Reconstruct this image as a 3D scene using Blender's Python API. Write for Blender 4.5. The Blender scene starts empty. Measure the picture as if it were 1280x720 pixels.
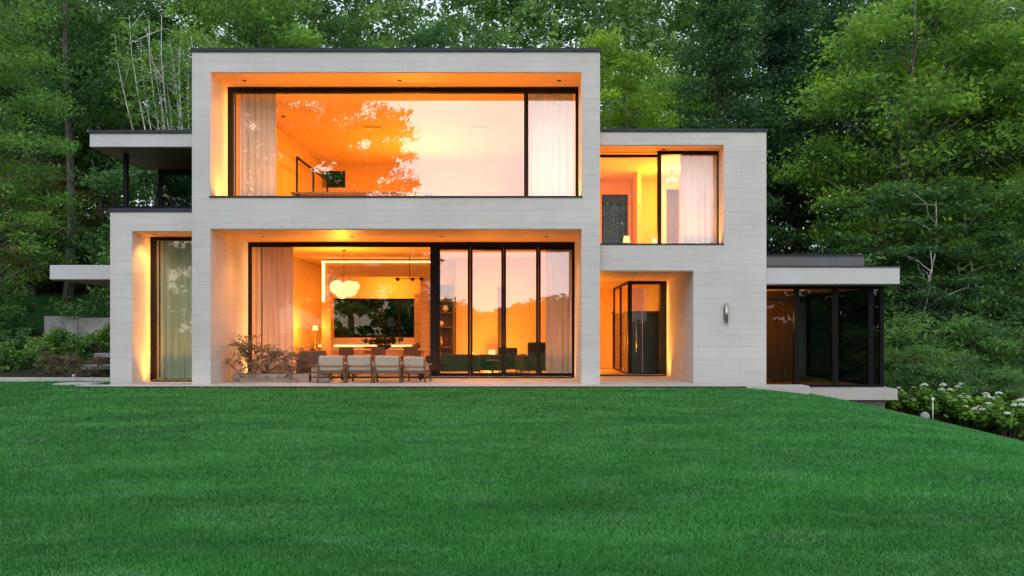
import bpy, bmesh, math, random
import numpy as np
from mathutils import Vector, Matrix, Euler
R = math.radians
sc = bpy.context.scene
col = sc.collection

# ------------------------------------------------------------------ measuring
EYE = 1.3; CAMY = -20.0; VX = 655; VY = 415
def X(px, y): return (px - VX) * (y - CAMY) / 1000.0
def Z(py, y): return EYE + (VY - py) * (y - CAMY) / 1000.0

def sstep(a, b, v):
    t = np.clip((v - a) / (b - a), 0, 1); return t * t * (3 - 2 * t)
def H(x, y):
    x = np.asarray(x, float); y = np.asarray(y, float)
    z = -0.055 - 0.012 * np.maximum(0, -y)
    s = np.maximum(0, x - 4.8)
    z = z - 0.04 * s * s / (1 + 0.011 * s * s) * (1 - 0.25 * sstep(20, 60, y))
    left = 1 - sstep(-12.0, -10.6, x)
    z = z + left * 0.22 * np.maximum(0, y - 2.6) * (1 - sstep(14, 18, y))
    z = z + left * 0.06 * np.clip(y - 8.3, 0, 7)
    z = z + 0.12 * np.maximum(0, y - 13)* sstep(13, 16, y)
    z = z + left * 2.6 * sstep(14, 18, y)
    z = z + 0.02 * np.sin(x * .9 + y * .35) * np.sin(y * .6 - x * .2) * sstep(-1.5, -6, y)
    return z
def h(x, y): return float(H(x, y))

# ------------------------------------------------------------------ materials
def new_mat(name):
    m = bpy.data.materials.new(name); m.use_nodes = True
    nt = m.node_tree; nt.nodes.clear()
    out = nt.nodes.new('ShaderNodeOutputMaterial')
    return m, nt, out
def N(nt, t, **kw):
    n = nt.nodes.new(t)
    for k, v in kw.items():
        if k.startswith('i_'):
            n.inputs[k[2:].replace('_', ' ')].default_value = v
        else: setattr(n, k, v)
    return n
def ramp(nt, fac, stops):
    r = nt.nodes.new('ShaderNodeValToRGB'); e = r.color_ramp.elements
    while len(e) < len(stops): e.new(.5)
    for k, (p, c) in enumerate(stops):
        e[k].position = p; e[k].color = (*c, 1)
    nt.links.new(fac, r.inputs[0]); return r.outputs[0]

def simple(name, c, rough=.6, metal=0, var=.12, scale=4, bump=0.0, bscale=60, spec=.5):
    m, nt, out = new_mat(name)
    b = N(nt, 'ShaderNodeBsdfPrincipled'); b.inputs['Roughness'].default_value = rough
    b.inputs['Metallic'].default_value = metal; b.inputs['Specular IOR Level'].default_value = spec
    tc = N(nt, 'ShaderNodeTexCoord')
    n = N(nt, 'ShaderNodeTexNoise'); n.inputs['Scale'].default_value = scale; n.inputs['Detail'].default_value = 5
    nt.links.new(tc.outputs['Object'], n.inputs['Vector'])
    lo = tuple(max(0, v * (1 - var)) for v in c); hi = tuple(min(1, v * (1 + var)) for v in c)
    nt.links.new(ramp(nt, n.outputs['Fac'], [(.3, lo), (.7, hi)]), b.inputs['Base Color'])
    if bump:
        n2 = N(nt, 'ShaderNodeTexNoise'); n2.inputs['Scale'].default_value = bscale
        nt.links.new(tc.outputs['Object'], n2.inputs['Vector'])
        bp = N(nt, 'ShaderNodeBump'); bp.inputs['Strength'].default_value = bump; bp.inputs['Distance'].default_value = .01
        nt.links.new(n2.outputs['Fac'], bp.inputs['Height']); nt.links.new(bp.outputs[0], b.inputs['Normal'])
    nt.links.new(b.outputs[0], out.inputs[0]); return m

def stone_mat(name, base, tint=0.0, grain=1.0):
    """pale stone laid in long thin courses, seen on every face by x+y against z"""
    m, nt, out = new_mat(name); L = nt.links
    b = N(nt, 'ShaderNodeBsdfPrincipled'); b.inputs['Roughness'].default_value = .72
    tc = N(nt, 'ShaderNodeTexCoord'); sx = N(nt, 'ShaderNodeSeparateXYZ'); L.new(tc.outputs['Object'], sx.inputs[0])
    ad = N(nt, 'ShaderNodeMath', operation='ADD'); L.new(sx.outputs[0], ad.inputs[0]); L.new(sx.outputs[1], ad.inputs[1])
    cb = N(nt, 'ShaderNodeCombineXYZ'); L.new(ad.outputs[0], cb.inputs[0]); L.new(sx.outputs[2], cb.inputs[1])
    br = N(nt, 'ShaderNodeTexBrick'); br.offset = .37; br.inputs['Scale'].default_value = 1
    br.inputs['Brick Width'].default_value = 2.9; br.inputs['Row Height'].default_value = .31
    br.inputs['Mortar Size'].default_value = .006; br.inputs['Mortar Smooth'].default_value = .3
    br.inputs['Color1'].default_value = (.955, .953, .95, 1); br.inputs['Color2'].default_value = (1.0, 1.0, 1.0, 1)
    br.inputs['Mortar'].default_value = (.83, .82, .81, 1); br.inputs['Bias'].default_value = 0
    L.new(cb.outputs[0], br.inputs['Vector'])
    mp = N(nt, 'ShaderNodeMapping'); mp.inputs['Scale'].default_value = (.55, 9, 1); L.new(cb.outputs[0], mp.inputs[0])
    n1 = N(nt, 'ShaderNodeTexNoise'); n1.inputs['Scale'].default_value = 1.6; n1.inputs['Detail'].default_value = 6; n1.inputs['Roughness'].default_value = .62
    L.new(mp.outputs[0], n1.inputs['Vector'])
    c1 = ramp(nt, n1.outputs['Fac'], [(.25, (.84, .84, .84)), (.45, (.955, .955, .955)), (.75, (1.03, 1.03, 1.03))])
    n2 = N(nt, 'ShaderNodeTexNoise'); n2.inputs['Scale'].default_value = .55; n2.inputs['Detail'].default_value = 4
    L.new(tc.outputs['Object'], n2.inputs['Vector'])
    c2 = ramp(nt, n2.outputs['Fac'], [(.3, (.90, .90, .89)), (.7, (1.04, 1.03, 1.02))])
    m1 = N(nt, 'ShaderNodeMix', data_type='RGBA', blend_type='MULTIPLY'); m1.inputs[0].default_value = 1
    L.new(br.outputs['Color'], m1.inputs[6]); L.new(c1, m1.inputs[7])
    m2 = N(nt, 'ShaderNodeMix', data_type='RGBA', blend_type='MULTIPLY'); m2.inputs[0].default_value = 1
    L.new(m1.outputs[2], m2.inputs[6]); L.new(c2, m2.inputs[7])
    m3 = N(nt, 'ShaderNodeMix', data_type='RGBA', blend_type='MULTIPLY'); m3.inputs[0].default_value = 1
    L.new(m2.outputs[2], m3.inputs[6]); m3.inputs[7].default_value = (*base, 1)
    L.new(m3.outputs[2], b.inputs['Base Color'])
    bp = N(nt, 'ShaderNodeBump'); bp.inputs['Strength'].default_value = .3; bp.inputs['Distance'].default_value = .01
    L.new(n1.outputs['Fac'], bp.inputs['Height']); L.new(bp.outputs[0], b.inputs['Normal'])
    L.new(b.outputs[0], out.inputs[0]); return m

def wood_mat(name, a, bcol, axis='X', rough=.5, plank=.14):
    m, nt, out = new_mat(name); L = nt.links
    b = N(nt, 'ShaderNodeBsdfPrincipled'); b.inputs['Roughness'].default_value = rough
    tc = N(nt, 'ShaderNodeTexCoord'); mp = N(nt, 'ShaderNodeMapping')
    mp.inputs['Scale'].default_value = {'X': (.6, 14, 14), 'Y': (14, .6, 14), 'Z': (14, 14, .6)}[axis]
    L.new(tc.outputs['Object'], mp.inputs[0])
    n = N(nt, 'ShaderNodeTexNoise'); n.inputs['Scale'].default_value = 1.5; n.inputs['Detail'].default_value = 5
    L.new(mp.outputs[0], n.inputs['Vector'])
    L.new(ramp(nt, n.outputs['Fac'], [(.3, a), (.7, bcol)]), b.inputs['Base Color'])
    L.new(b.outputs[0], out.inputs[0]); return m

def glass_mat(name, refl=.12, tint=(1, 1, 1)):
    m, nt, out = new_mat(name); L = nt.links
    t = N(nt, 'ShaderNodeBsdfTransparent'); t.inputs[0].default_value = (*tint, 1)
    g = N(nt, 'ShaderNodeBsdfGlossy'); g.inputs['Roughness'].default_value = 0.0; g.inputs[0].default_value = (.97, .98, 1, 1)
    tc = N(nt, 'ShaderNodeTexCoord'); n = N(nt, 'ShaderNodeTexNoise'); n.inputs['Scale'].default_value = .7; n.inputs['Detail'].default_value = 1
    L.new(tc.outputs['Object'], n.inputs['Vector'])
    bp = N(nt, 'ShaderNodeBump'); bp.inputs['Strength'].default_value = .06; bp.inputs['Distance'].default_value = .02
    L.new(n.outputs['Fac'], bp.inputs['Height']); L.new(bp.outputs[0], g.inputs['Normal'])
    lw = N(nt, 'ShaderNodeLayerWeight'); lw.inputs['Blend'].default_value = .35
    ma = N(nt, 'ShaderNodeMath', operation='MULTIPLY_ADD'); pw = N(nt, 'ShaderNodeMath', operation='POWER'); L.new(lw.outputs['Facing'], pw.inputs[0]); pw.inputs[1].default_value = 2.5; L.new(pw.outputs[0], ma.inputs[0]); ma.inputs[1].default_value = .5; ma.inputs[2].default_value = refl
    mx = N(nt, 'ShaderNodeMixShader'); L.new(ma.outputs[0], mx.inputs[0]); L.new(t.outputs[0], mx.inputs[1]); L.new(g.outputs[0], mx.inputs[2])
    L.new(mx.outputs[0], out.inputs[0]); return m

def emit_mat(name, c, s):
    m, nt, out = new_mat(name); e = N(nt, 'ShaderNodeEmission'); e.inputs[0].default_value = (*c, 1); e.inputs[1].default_value = s
    nt.links.new(e.outputs[0], out.inputs[0]); return m

def leaf_mat(name, rough=.6, trans=.42):
    """leaf colour comes from each tree's own object colour, varied clump by clump and leaf by leaf"""
    m, nt, out = new_mat(name); L = nt.links
    oi = N(nt, 'ShaderNodeObjectInfo'); ge = N(nt, 'ShaderNodeNewGeometry'); tc = N(nt, 'ShaderNodeTexCoord')
    n = N(nt, 'ShaderNodeTexNoise'); n.inputs['Scale'].default_value = .55; n.inputs['Detail'].default_value = 3
    L.new(ge.outputs['Position'], n.inputs['Vector'])
    a = ramp(nt, n.outputs['Fac'], [(.28, (.66, .72, .76)), (.5, (1.05, 1.05, 1.05)), (.72, (1.55, 1.42, 1.0))])
    at = N(nt, 'ShaderNodeAttribute'); at.attribute_name = 'tone'
    r = ramp(nt, at.outputs['Fac'], [(0, (.6, .65, .65)), (.5, (1, 1, 1)), (1, (1.6, 1.45, 1.1))])
    m1 = N(nt, 'ShaderNodeMix', data_type='RGBA', blend_type='MULTIPLY'); m1.inputs[0].default_value = 1
    L.new(oi.outputs['Color'], m1.inputs[6]); L.new(a, m1.inputs[7])
    m2 = N(nt, 'ShaderNodeMix', data_type='RGBA', blend_type='MULTIPLY'); m2.inputs[0].default_value = 1
    L.new(m1.outputs[2], m2.inputs[6]); L.new(r, m2.inputs[7])
    b = N(nt, 'ShaderNodeBsdfPrincipled'); b.inputs['Roughness'].default_value = rough; b.inputs['Specular IOR Level'].default_value = .3
    L.new(m2.outputs[2], b.inputs['Base Color'])
    t = N(nt, 'ShaderNodeBsdfTranslucent'); L.new(m2.outputs[2], t.inputs[0])
    mx = N(nt, 'ShaderNodeMixShader'); mx.inputs[0].default_value = trans
    L.new(b.outputs[0], mx.inputs[1]); L.new(t.outputs[0], mx.inputs[2]); L.new(mx.outputs[0], out.inputs[0]); return m

def cloth_mat(name, c, trans=.45, alpha=.12):
    m, nt, out = new_mat(name); L = nt.links
    tc = N(nt, 'ShaderNodeTexCoord'); w = N(nt, 'ShaderNodeTexNoise'); w.inputs['Scale'].default_value = 2.5
    mp = N(nt, 'ShaderNodeMapping'); mp.inputs['Scale'].default_value = (5, 5, .3); L.new(tc.outputs['Object'], mp.inputs[0]); L.new(mp.outputs[0], w.inputs['Vector'])
    cc = ramp(nt, w.outputs['Fac'], [(.3, tuple(v * .85 for v in c)), (.7, c)])
    d = N(nt, 'ShaderNodeBsdfDiffuse'); t = N(nt, 'ShaderNodeBsdfTranslucent'); tr = N(nt, 'ShaderNodeBsdfTransparent')
    L.new(cc, d.inputs[0]); L.new(cc, t.inputs[0])
    m1 = N(nt, 'ShaderNodeMixShader'); m1.inputs[0].default_value = trans; L.new(d.outputs[0], m1.inputs[1]); L.new(t.outputs[0], m1.inputs[2])
    m2 = N(nt, 'ShaderNodeMixShader'); m2.inputs[0].default_value = alpha; L.new(m1.outputs[0], m2.inputs[1]); L.new(tr.outputs[0], m2.inputs[2])
    L.new(m2.outputs[0], out.inputs[0]); return m

def bark_mat(name, a, b_):
    m, nt, out = new_mat(name); L = nt.links
    b = N(nt, 'ShaderNodeBsdfPrincipled'); b.inputs['Roughness'].default_value = .85
    tc = N(nt, 'ShaderNodeTexCoord'); mp = N(nt, 'ShaderNodeMapping'); mp.inputs['Scale'].default_value = (6, 6, 1.6)
    L.new(tc.outputs['Object'], mp.inputs[0])
    n = N(nt, 'ShaderNodeTexNoise'); n.inputs['Scale'].default_value = 2.2; n.inputs['Detail'].default_value = 6; L.new(mp.outputs[0], n.inputs['Vector'])
    L.new(ramp(nt, n.outputs['Fac'], [(.35, a), (.62, b_)]), b.inputs['Base Color'])
    bp = N(nt, 'ShaderNodeBump'); bp.inputs['Strength'].default_value = .6; bp.inputs['Distance'].default_value = .03
    L.new(n.outputs['Fac'], bp.inputs['Height']); L.new(bp.outputs[0], b.inputs['Normal'])
    L.new(b.outputs[0], out.inputs[0]); return m

M = {}
M['stone'] = stone_mat('pale_stone', (.66, .64, .615))
M['stone2'] = simple('smooth_stone', (.50, .485, .46), .6, var=.08, scale=1.5, bump=.2)
M['paving'] = simple('paving_stone', (.48, .46, .43), .6, var=.1, scale=1.2, bump=.2)
M['concrete'] = simple('old_concrete', (.30, .31, .30), .8, var=.3, scale=2.5, bump=.4)
M['fascia'] = simple('fascia_render', (.57, .565, .56), .6, var=.05, scale=1)
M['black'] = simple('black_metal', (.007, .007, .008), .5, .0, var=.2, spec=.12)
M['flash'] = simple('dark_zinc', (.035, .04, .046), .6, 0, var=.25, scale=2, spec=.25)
M['grey_roof'] = simple('grey_roof_panel', (.12, .125, .135), .5, .2, var=.15, scale=1.5)
M['soffit'] = wood_mat('cedar_soffit', (.55, .33, .18), (.70, .45, .26), 'X')
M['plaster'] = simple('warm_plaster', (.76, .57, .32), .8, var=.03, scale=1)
M['floorwood'] = wood_mat('oak_floor', (.35, .22, .12), (.48, .32, .19), 'Y')
M['walnut'] = wood_mat('walnut', (.10, .05, .025), (.2, .11, .055), 'Z')
M['oak'] = wood_mat('pale_oak', (.42, .27, .15), (.55, .38, .23), 'X')
M['teak'] = wood_mat('weathered_teak', (.30, .21, .15), (.42, .31, .23), 'X', .7)
M['glass'] = glass_mat('window_glass', .028)
M['glass_up'] = glass_mat('coated_glass', .125)
M['glass_mid'] = glass_mat('lightly_coated_glass', .065)
M['glass_door'] = glass_mat('door_glass', .095)
M['glass_clear'] = glass_mat('plain_glass', .008)
M['glass_rear'] = glass_mat('rear_glass', .006, (.75, .8, .78))
M['glass_annex'] = glass_mat('smoked_glass', .03, (.55, .60, .58))
M['glass_dark'] = glass_mat('tinted_glass', .045, (.36, .42, .40))
M['curtain'] = cloth_mat('sheer_linen', (.88, .88, .88), .16, .02)
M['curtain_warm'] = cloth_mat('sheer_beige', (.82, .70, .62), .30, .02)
M['curtain_grey'] = cloth_mat('grey_green_linen', (.36, .56, .46), .12, .02)
M['dark_fabric'] = simple('dark_fabric', (.025, .02, .018), .9, bump=.3)
M['brown_fabric'] = simple('brown_fabric', (.12, .065, .04), .9, bump=.3)
M['pale_fabric'] = simple('pale_fabric', (.46, .385, .31), .9, var=.06, bump=.3)
M['charcoal'] = simple('charcoal_metal', (.02, .018, .017), .5, spec=.2)
M['white'] = simple('white_ceramic', (.75, .74, .72), .3)
M['linen_white'] = simple('white_linen', (.75, .72, .68), .9)
M['marble'] = simple('marble', (.7, .66, .6), .25, var=.1)
M['brass'] = simple('brass', (.55, .38, .16), .3, .9)
M['steel'] = simple('brushed_steel', (.45, .40, .34), .32, .95)
M['glow'] = emit_mat('lamp_glow', (1, .60, .24), 9)
M['glow_soft'] = emit_mat('shade_glow', (1, .62, .24), 1.7)
M['led'] = emit_mat('led_strip', (1, .50, .14), 7)
M['leaf'] = leaf_mat('leaf')
M['flower'] = simple('flower_petal', (.72, .74, .62), .8)
M['bark'] = bark_mat('grey_bark', (.05, .042, .035), (.17, .15, .125))
M['bark_pale'] = bark_mat('pale_bark', (.30, .30, .28), (.72, .72, .68))
M['bark_brown'] = bark_mat('brown_bark', (.03, .022, .017), (.09, .07, .055))
M['twig'] = bark_mat('dry_twig', (.09, .06, .045), (.26, .2, .16))

# ------------------------------------------------------------------ objects
def tag(o, label=None, cat=None, group=None, kind=None):
    if label: o['label'] = label
    if cat: o['category'] = cat
    if group: o['group'] = group
    if kind: o['kind'] = kind
    return o
def thing(name, label, cat, loc=(0, 0, 0), rz=0, group=None):
    o = bpy.data.objects.new(name, None); col.objects.link(o); o.empty_display_size = .2
    o.location = loc; o.rotation_euler = (0, 0, rz)
    return tag(o, label, cat, group)
def copy_tree(o, parent=None):
    c = o.copy(); col.objects.link(c); c.parent = parent
    for ch in list(o.children): copy_tree(ch, c)
    return c

class MB:
    def __init__(s): s.bm = bmesh.new()
    def box(s, x0, x1, y0, y1, z0, z1, bev=0, seg=2, rot=None, piv=None):
        vs = [s.bm.verts.new(p) for p in ((x0, y0, z0), (x1, y0, z0), (x1, y1, z0), (x0, y1, z0), (x0, y0, z1), (x1, y0, z1), (x1, y1, z1), (x0, y1, z1))]
        fs = [s.bm.faces.new([vs[i] for i in f]) for f in ((3, 2, 1, 0), (4, 5, 6, 7), (0, 1, 5, 4), (1, 2, 6, 5), (2, 3, 7, 6), (3, 0, 4, 7))]
        if rot is not None:
            c = Vector(piv) if piv else Vector(((x0 + x1) / 2, (y0 + y1) / 2, (z0 + z1) / 2))
            mat = Euler(rot).to_matrix()
            for v in vs: v.co = c + mat @ (v.co - c)
        if bev:
            es = list({e for f in fs for e in f.edges})
            bmesh.ops.bevel(s.bm, geom=es, offset=bev, segments=seg, profile=.6, affect='EDGES')
        return s
    def tube(s, pts, radii, n=7):
        pts = [Vector(p) for p in pts]; rings = []
        if not hasattr(radii, '__len__'): radii = [radii] * len(pts)
        for i, p in enumerate(pts):
            d = (pts[min(i + 1, len(pts) - 1)] - pts[max(i - 1, 0)]).normalized()
            a = d.orthogonal().normalized() if abs(d.z) > .99 else d.cross(Vector((0, 0, 1))).normalized()
            b = d.cross(a)
            rings.append([s.bm.verts.new(p + (a * math.cos(2 * math.pi * k / n) + b * math.sin(2 * math.pi * k / n)) * radii[i]) for k in range(n)])
        for r0, r1 in zip(rings, rings[1:]):
            for k in range(n): s.bm.faces.new((r0[k], r0[(k + 1) % n], r1[(k + 1) % n], r1[k])).smooth = True
        s.bm.faces.new(rings[0][::-1]); s.bm.faces.new(rings[-1]); return s
    def lathe(s, prof, c=(0, 0, 0), n=20):
        rings = []
        for r, z in prof: rings.append([s.bm.verts.new((c[0] + r * math.cos(2 * math.pi * k / n), c[1] + r * math.sin(2 * math.pi * k / n), c[2] + z)) for k in range(n)])
        for r0, r1 in zip(rings, rings[1:]):
            for k in range(n): s.bm.faces.new((r0[k], r0[(k + 1) % n], r1[(k + 1) % n], r1[k])).smooth = True
        s.bm.faces.new(rings[0][::-1]); s.bm.faces.new(rings[-1]); return s
    def ball(s, c, r, sub=2, sq=(1, 1, 1)):
        g = bmesh.ops.create_icosphere(s.bm, subdivisions=sub, radius=r)
        for v in g['verts']: v.co = Vector((v.co.x * sq[0] + c[0], v.co.y * sq[1] + c[1], v.co.z * sq[2] + c[2]))
        for v in g['verts']:
            for f in v.link_faces: f.smooth = True
        return s
    def build(s, name, mat, parent=None, label=None):
        me = bpy.data.meshes.new(name)
        bmesh.ops.recalc_face_normals(s.bm, faces=s.bm.faces[:])
        s.bm.to_mesh(me); s.bm.free(); me.materials.append(mat)
        o = bpy.data.objects.new(name, me); col.objects.link(o)
        if parent is not None: o.parent = parent
        if label: o['label'] = label
        return o
def bx(name, mat, parent, *a, **k): return MB().box(*a, **k).build(name, mat, parent)

def fast_mesh(name, verts, faces, mat, tone=None, smooth=False):
    me = bpy.data.meshes.new(name); verts = np.ascontiguousarray(verts, np.float32); faces = np.ascontiguousarray(faces, np.int32)
    me.vertices.add(len(verts)); me.vertices.foreach_set('co', verts.ravel())
    k = faces.shape[1]; me.loops.add(faces.size); me.loops.foreach_set('vertex_index', faces.ravel())
    me.polygons.add(len(faces)); me.polygons.foreach_set('loop_start', np.arange(0, faces.size, k, dtype=np.int32))
    if smooth: me.polygons.foreach_set('use_smooth', np.ones(len(faces), bool))
    me.update(calc_edges=True)
    if tone is not None:
        a = me.attributes.new('tone', 'FLOAT', 'FACE'); a.data.foreach_set('value', np.ascontiguousarray(tone, np.float32))
    me.materials.append(mat); return me
def link(me, name, parent=None, color=None, loc=(0, 0, 0)):
    o = bpy.data.objects.new(name, me); col.objects.link(o); o.location = loc
    if parent is not None: o.parent = parent
    if color: o.color = (*color, 1)
    return o

def leaves(rng, P, size, up=.6, aspect=.5, sizevar=.35):
    """diamond leaves at points P; returns verts, faces"""
    n = len(P); nr = rng.normal(size=(n, 3)); nr[:, 2] = np.abs(nr[:, 2]) + up; nr /= np.linalg.norm(nr, axis=1)[:, None]
    t = rng.normal(size=(n, 3)); t[:, 2] -= .3
    t -= (t * nr).sum(1)[:, None] * nr; t /= np.linalg.norm(t, axis=1)[:, None]
    s = np.cross(nr, t); L = size * (1 + sizevar * rng.normal(size=n)).clip(.4, 2)[:, None]
    a = P - t * L * .5; c = P + t * L * .5; b = P + s * L * aspect * .5 + t * L * .05; d = P - s * L * aspect * .5 + t * L * .05
    V = np.stack([a, b, c, d], 1).reshape(-1, 3); F = np.arange(4 * n).reshape(-1, 4)
    return V, F

def clump_points(rng, centers, radii, per, flat=.55):
    C = np.repeat(centers, per, 0); r = np.repeat(radii, per)
    d = rng.normal(size=(len(C), 3)); d /= np.linalg.norm(d, axis=1)[:, None]
    rr = rng.random(len(C)) ** .45
    # lumpy outline
    lump = 1 + .25 * np.sin(d[:, 0] * 5 + C[:, 1] * 3) * np.sin(d[:, 1] * 6 + C[:, 0] * 3) + .2 * np.sin(d[:, 2] * 7 + C[:, 2] * 4)
    P = C + d * (r * rr * lump)[:, None] * np.array([1, 1, flat]); return P

# ------------------------------------------------------------------ trees
def make_tree(kind, seed, trunk_mat, height, crown_lo, rad, nclump, per, leaf, flat=.55, crad=(.7, 1.4), r0=.2, shape='oval', lean=.3, trunk_n=1, aspect=.5, up=.6):
    rng = np.random.default_rng(seed); random.seed(seed)
    root = bpy.data.objects.new(kind, None); col.objects.link(root)
    tr = MB()
    def path(base, top, wob, k=7):
        out = []
        for i in range(k):
            t = i / (k - 1); p = Vector(base).lerp(Vector(top), t)
            p.x += wob * math.sin(t * 4 + seed) * t * (1 - t) * 2; p.y += wob * math.cos(t * 5 + seed * 2) * t * (1 - t) * 2
            out.append(p)
        return out
    stems = []
    for s in range(trunk_n):
        a = 2 * math.pi * s / max(1, trunk_n) + seed
        sp = 0 if trunk_n == 1 else height * (.16 if trunk_n < 8 else .09)
        b = (0 if trunk_n == 1 else .25 * math.cos(a), 0 if trunk_n == 1 else .25 * math.sin(a), -.4)
        top = (sp * math.cos(a) + lean * rng.normal(), sp * math.sin(a) + lean * rng.normal(), height * (.93 + .05 * rng.random()))
        p = path(b, top, .5 + lean * .5, 9); stems.append(p)
        tr.tube(p, [r0 * (1 - .86 * i / 8) * (1.25 if i == 0 else 1) for i in range(9)], 8)
    # clump centres
    C = []; Rr = []
    for i in range(nclump):
        t = rng.random(); z = crown_lo + (height - crown_lo) * t
        if shape == 'oval': prof = math.sin(math.pi * (0.12 + .80 * t)) ** .7
        elif shape == 'cone': prof = 1.05 - .85 * t
        else: prof = math.sin(math.pi * (.30 + .62 * t)) ** .5
        a = rng.random() * 2 * math.pi; q = rad * prof * (rng.random() ** .5)
        C.append((q * math.cos(a), q * math.sin(a), z + rng.normal() * .2)); Rr.append(crad[0] + (crad[1] - crad[0]) * rng.random())
    C = np.array(C); Rr = np.array(Rr)
    for i in range(0, nclump, 2):
        st = stems[i % len(stems)]; c = Vector(C[i]); q = math.hypot(c.x, c.y)
        zs = max(crown_lo * .7, c.z - q * .55); tt = min(.97, max(.1, (zs + .4) / (height + .4)))
        k = tt * 8; j = int(k); p0 = st[j].lerp(st[min(8, j + 1)], k - j)
        mid = p0.lerp(c, .5) + Vector((0, 0, .12 * q)) + Vector(rng.normal(size=3) * .15)
        rb = max(.018, r0 * .38 * (1 - tt * .8))
        tr.tube([p0, p0.lerp(mid, .55) + Vector(rng.normal(size=3) * .08), mid, mid.lerp(c, .6) + Vector(rng.normal(size=3) * .1), c], [rb, rb * .8, rb * .6, rb * .4, rb * .15], 5)
    tr.build('trunk', trunk_mat, root)
    P = clump_points(rng, C, Rr, per, flat)
    V, F = leaves(rng, P, leaf, up, aspect)
    tone = np.repeat(rng.random(nclump), per) * .5 + rng.random(len(P)) * .5
    me = fast_mesh('crown', V, F, M['leaf'], tone); link(me, 'crown', root)
    return root

PROTO = {}
def proto(kind, name, *a, **k):
    PROTO[kind] = (make_tree(name, *a, **k), [False])
proto('broadA', 'broadleaf_tree', 3, M['bark'], 15, 5.0, 4.3, 130, 300, .175, .42, (.7, 1.5), .22)
proto('broadB', 'broadleaf_tree', 8, M['bark'], 17, 3.0, 4.0, 150, 290, .17, .45, (.6, 1.4), .20, 'wide')
proto('dark', 'dense_tree', 21, M['bark_brown'], 18, 1.2, 4.2, 180, 260, .17, .40, (.7, 1.5), .24, 'cone')
proto('layer', 'spreading_tree', 5, M['bark'], 12, 2.4, 4.6, 110, 300, .17, .24, (.8, 1.7), .15, 'wide', .6, up=1.4)
proto('tall', 'slender_tree', 14, M['bark'], 17, 7.5, 2.7, 64, 250, .16, .5, (.6, 1.3), .19, 'oval', .25)
proto('birch', 'birch_tree', 31, M['bark_pale'], 11.5, 7.0, 2.2, 44, 60, .15, .6, (.35, .8), .062, 'oval', .42, 9)
proto('sapling', 'young_tree', 40, M['bark_pale'], 8, 3.0, 2.7, 34, 170, .16, .26, (.5, 1.1), .075, 'wide', .8, 1, up=1.2)
proto('under', 'understory_tree', 44, M['bark_brown'], 6, .5, 2.7, 70, 230, .16, .38, (.6, 1.2), .10, 'wide', .5, 2)
proto('shrub', 'leafy_shrub', 51, M['bark_brown'], 1.9, .2, 1.25, 34, 220, .10, .6, (.3, .6), .03, 'wide', .2, 3)
proto('yew', 'spreading_yew_bush', 57, M['bark_brown'], 2.0, .2, 1.7, 60, 260, .13, .35, (.35, .75), .035, 'wide', .3, 3, aspect=.22, up=.9)
proto('ground', 'low_leafy_plant', 62, M['bark_brown'], .75, .05, .62, 18, 110, .12, .6, (.16, .32), .012, 'wide', .1, 2, aspect=.6, up=.9)
proto('dry', 'dry_twiggy_shrub', 66, M['twig'], .95, .12, .60, 54, 34, .055, .7, (.1, .2), .016, 'wide', .2, 5)

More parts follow.
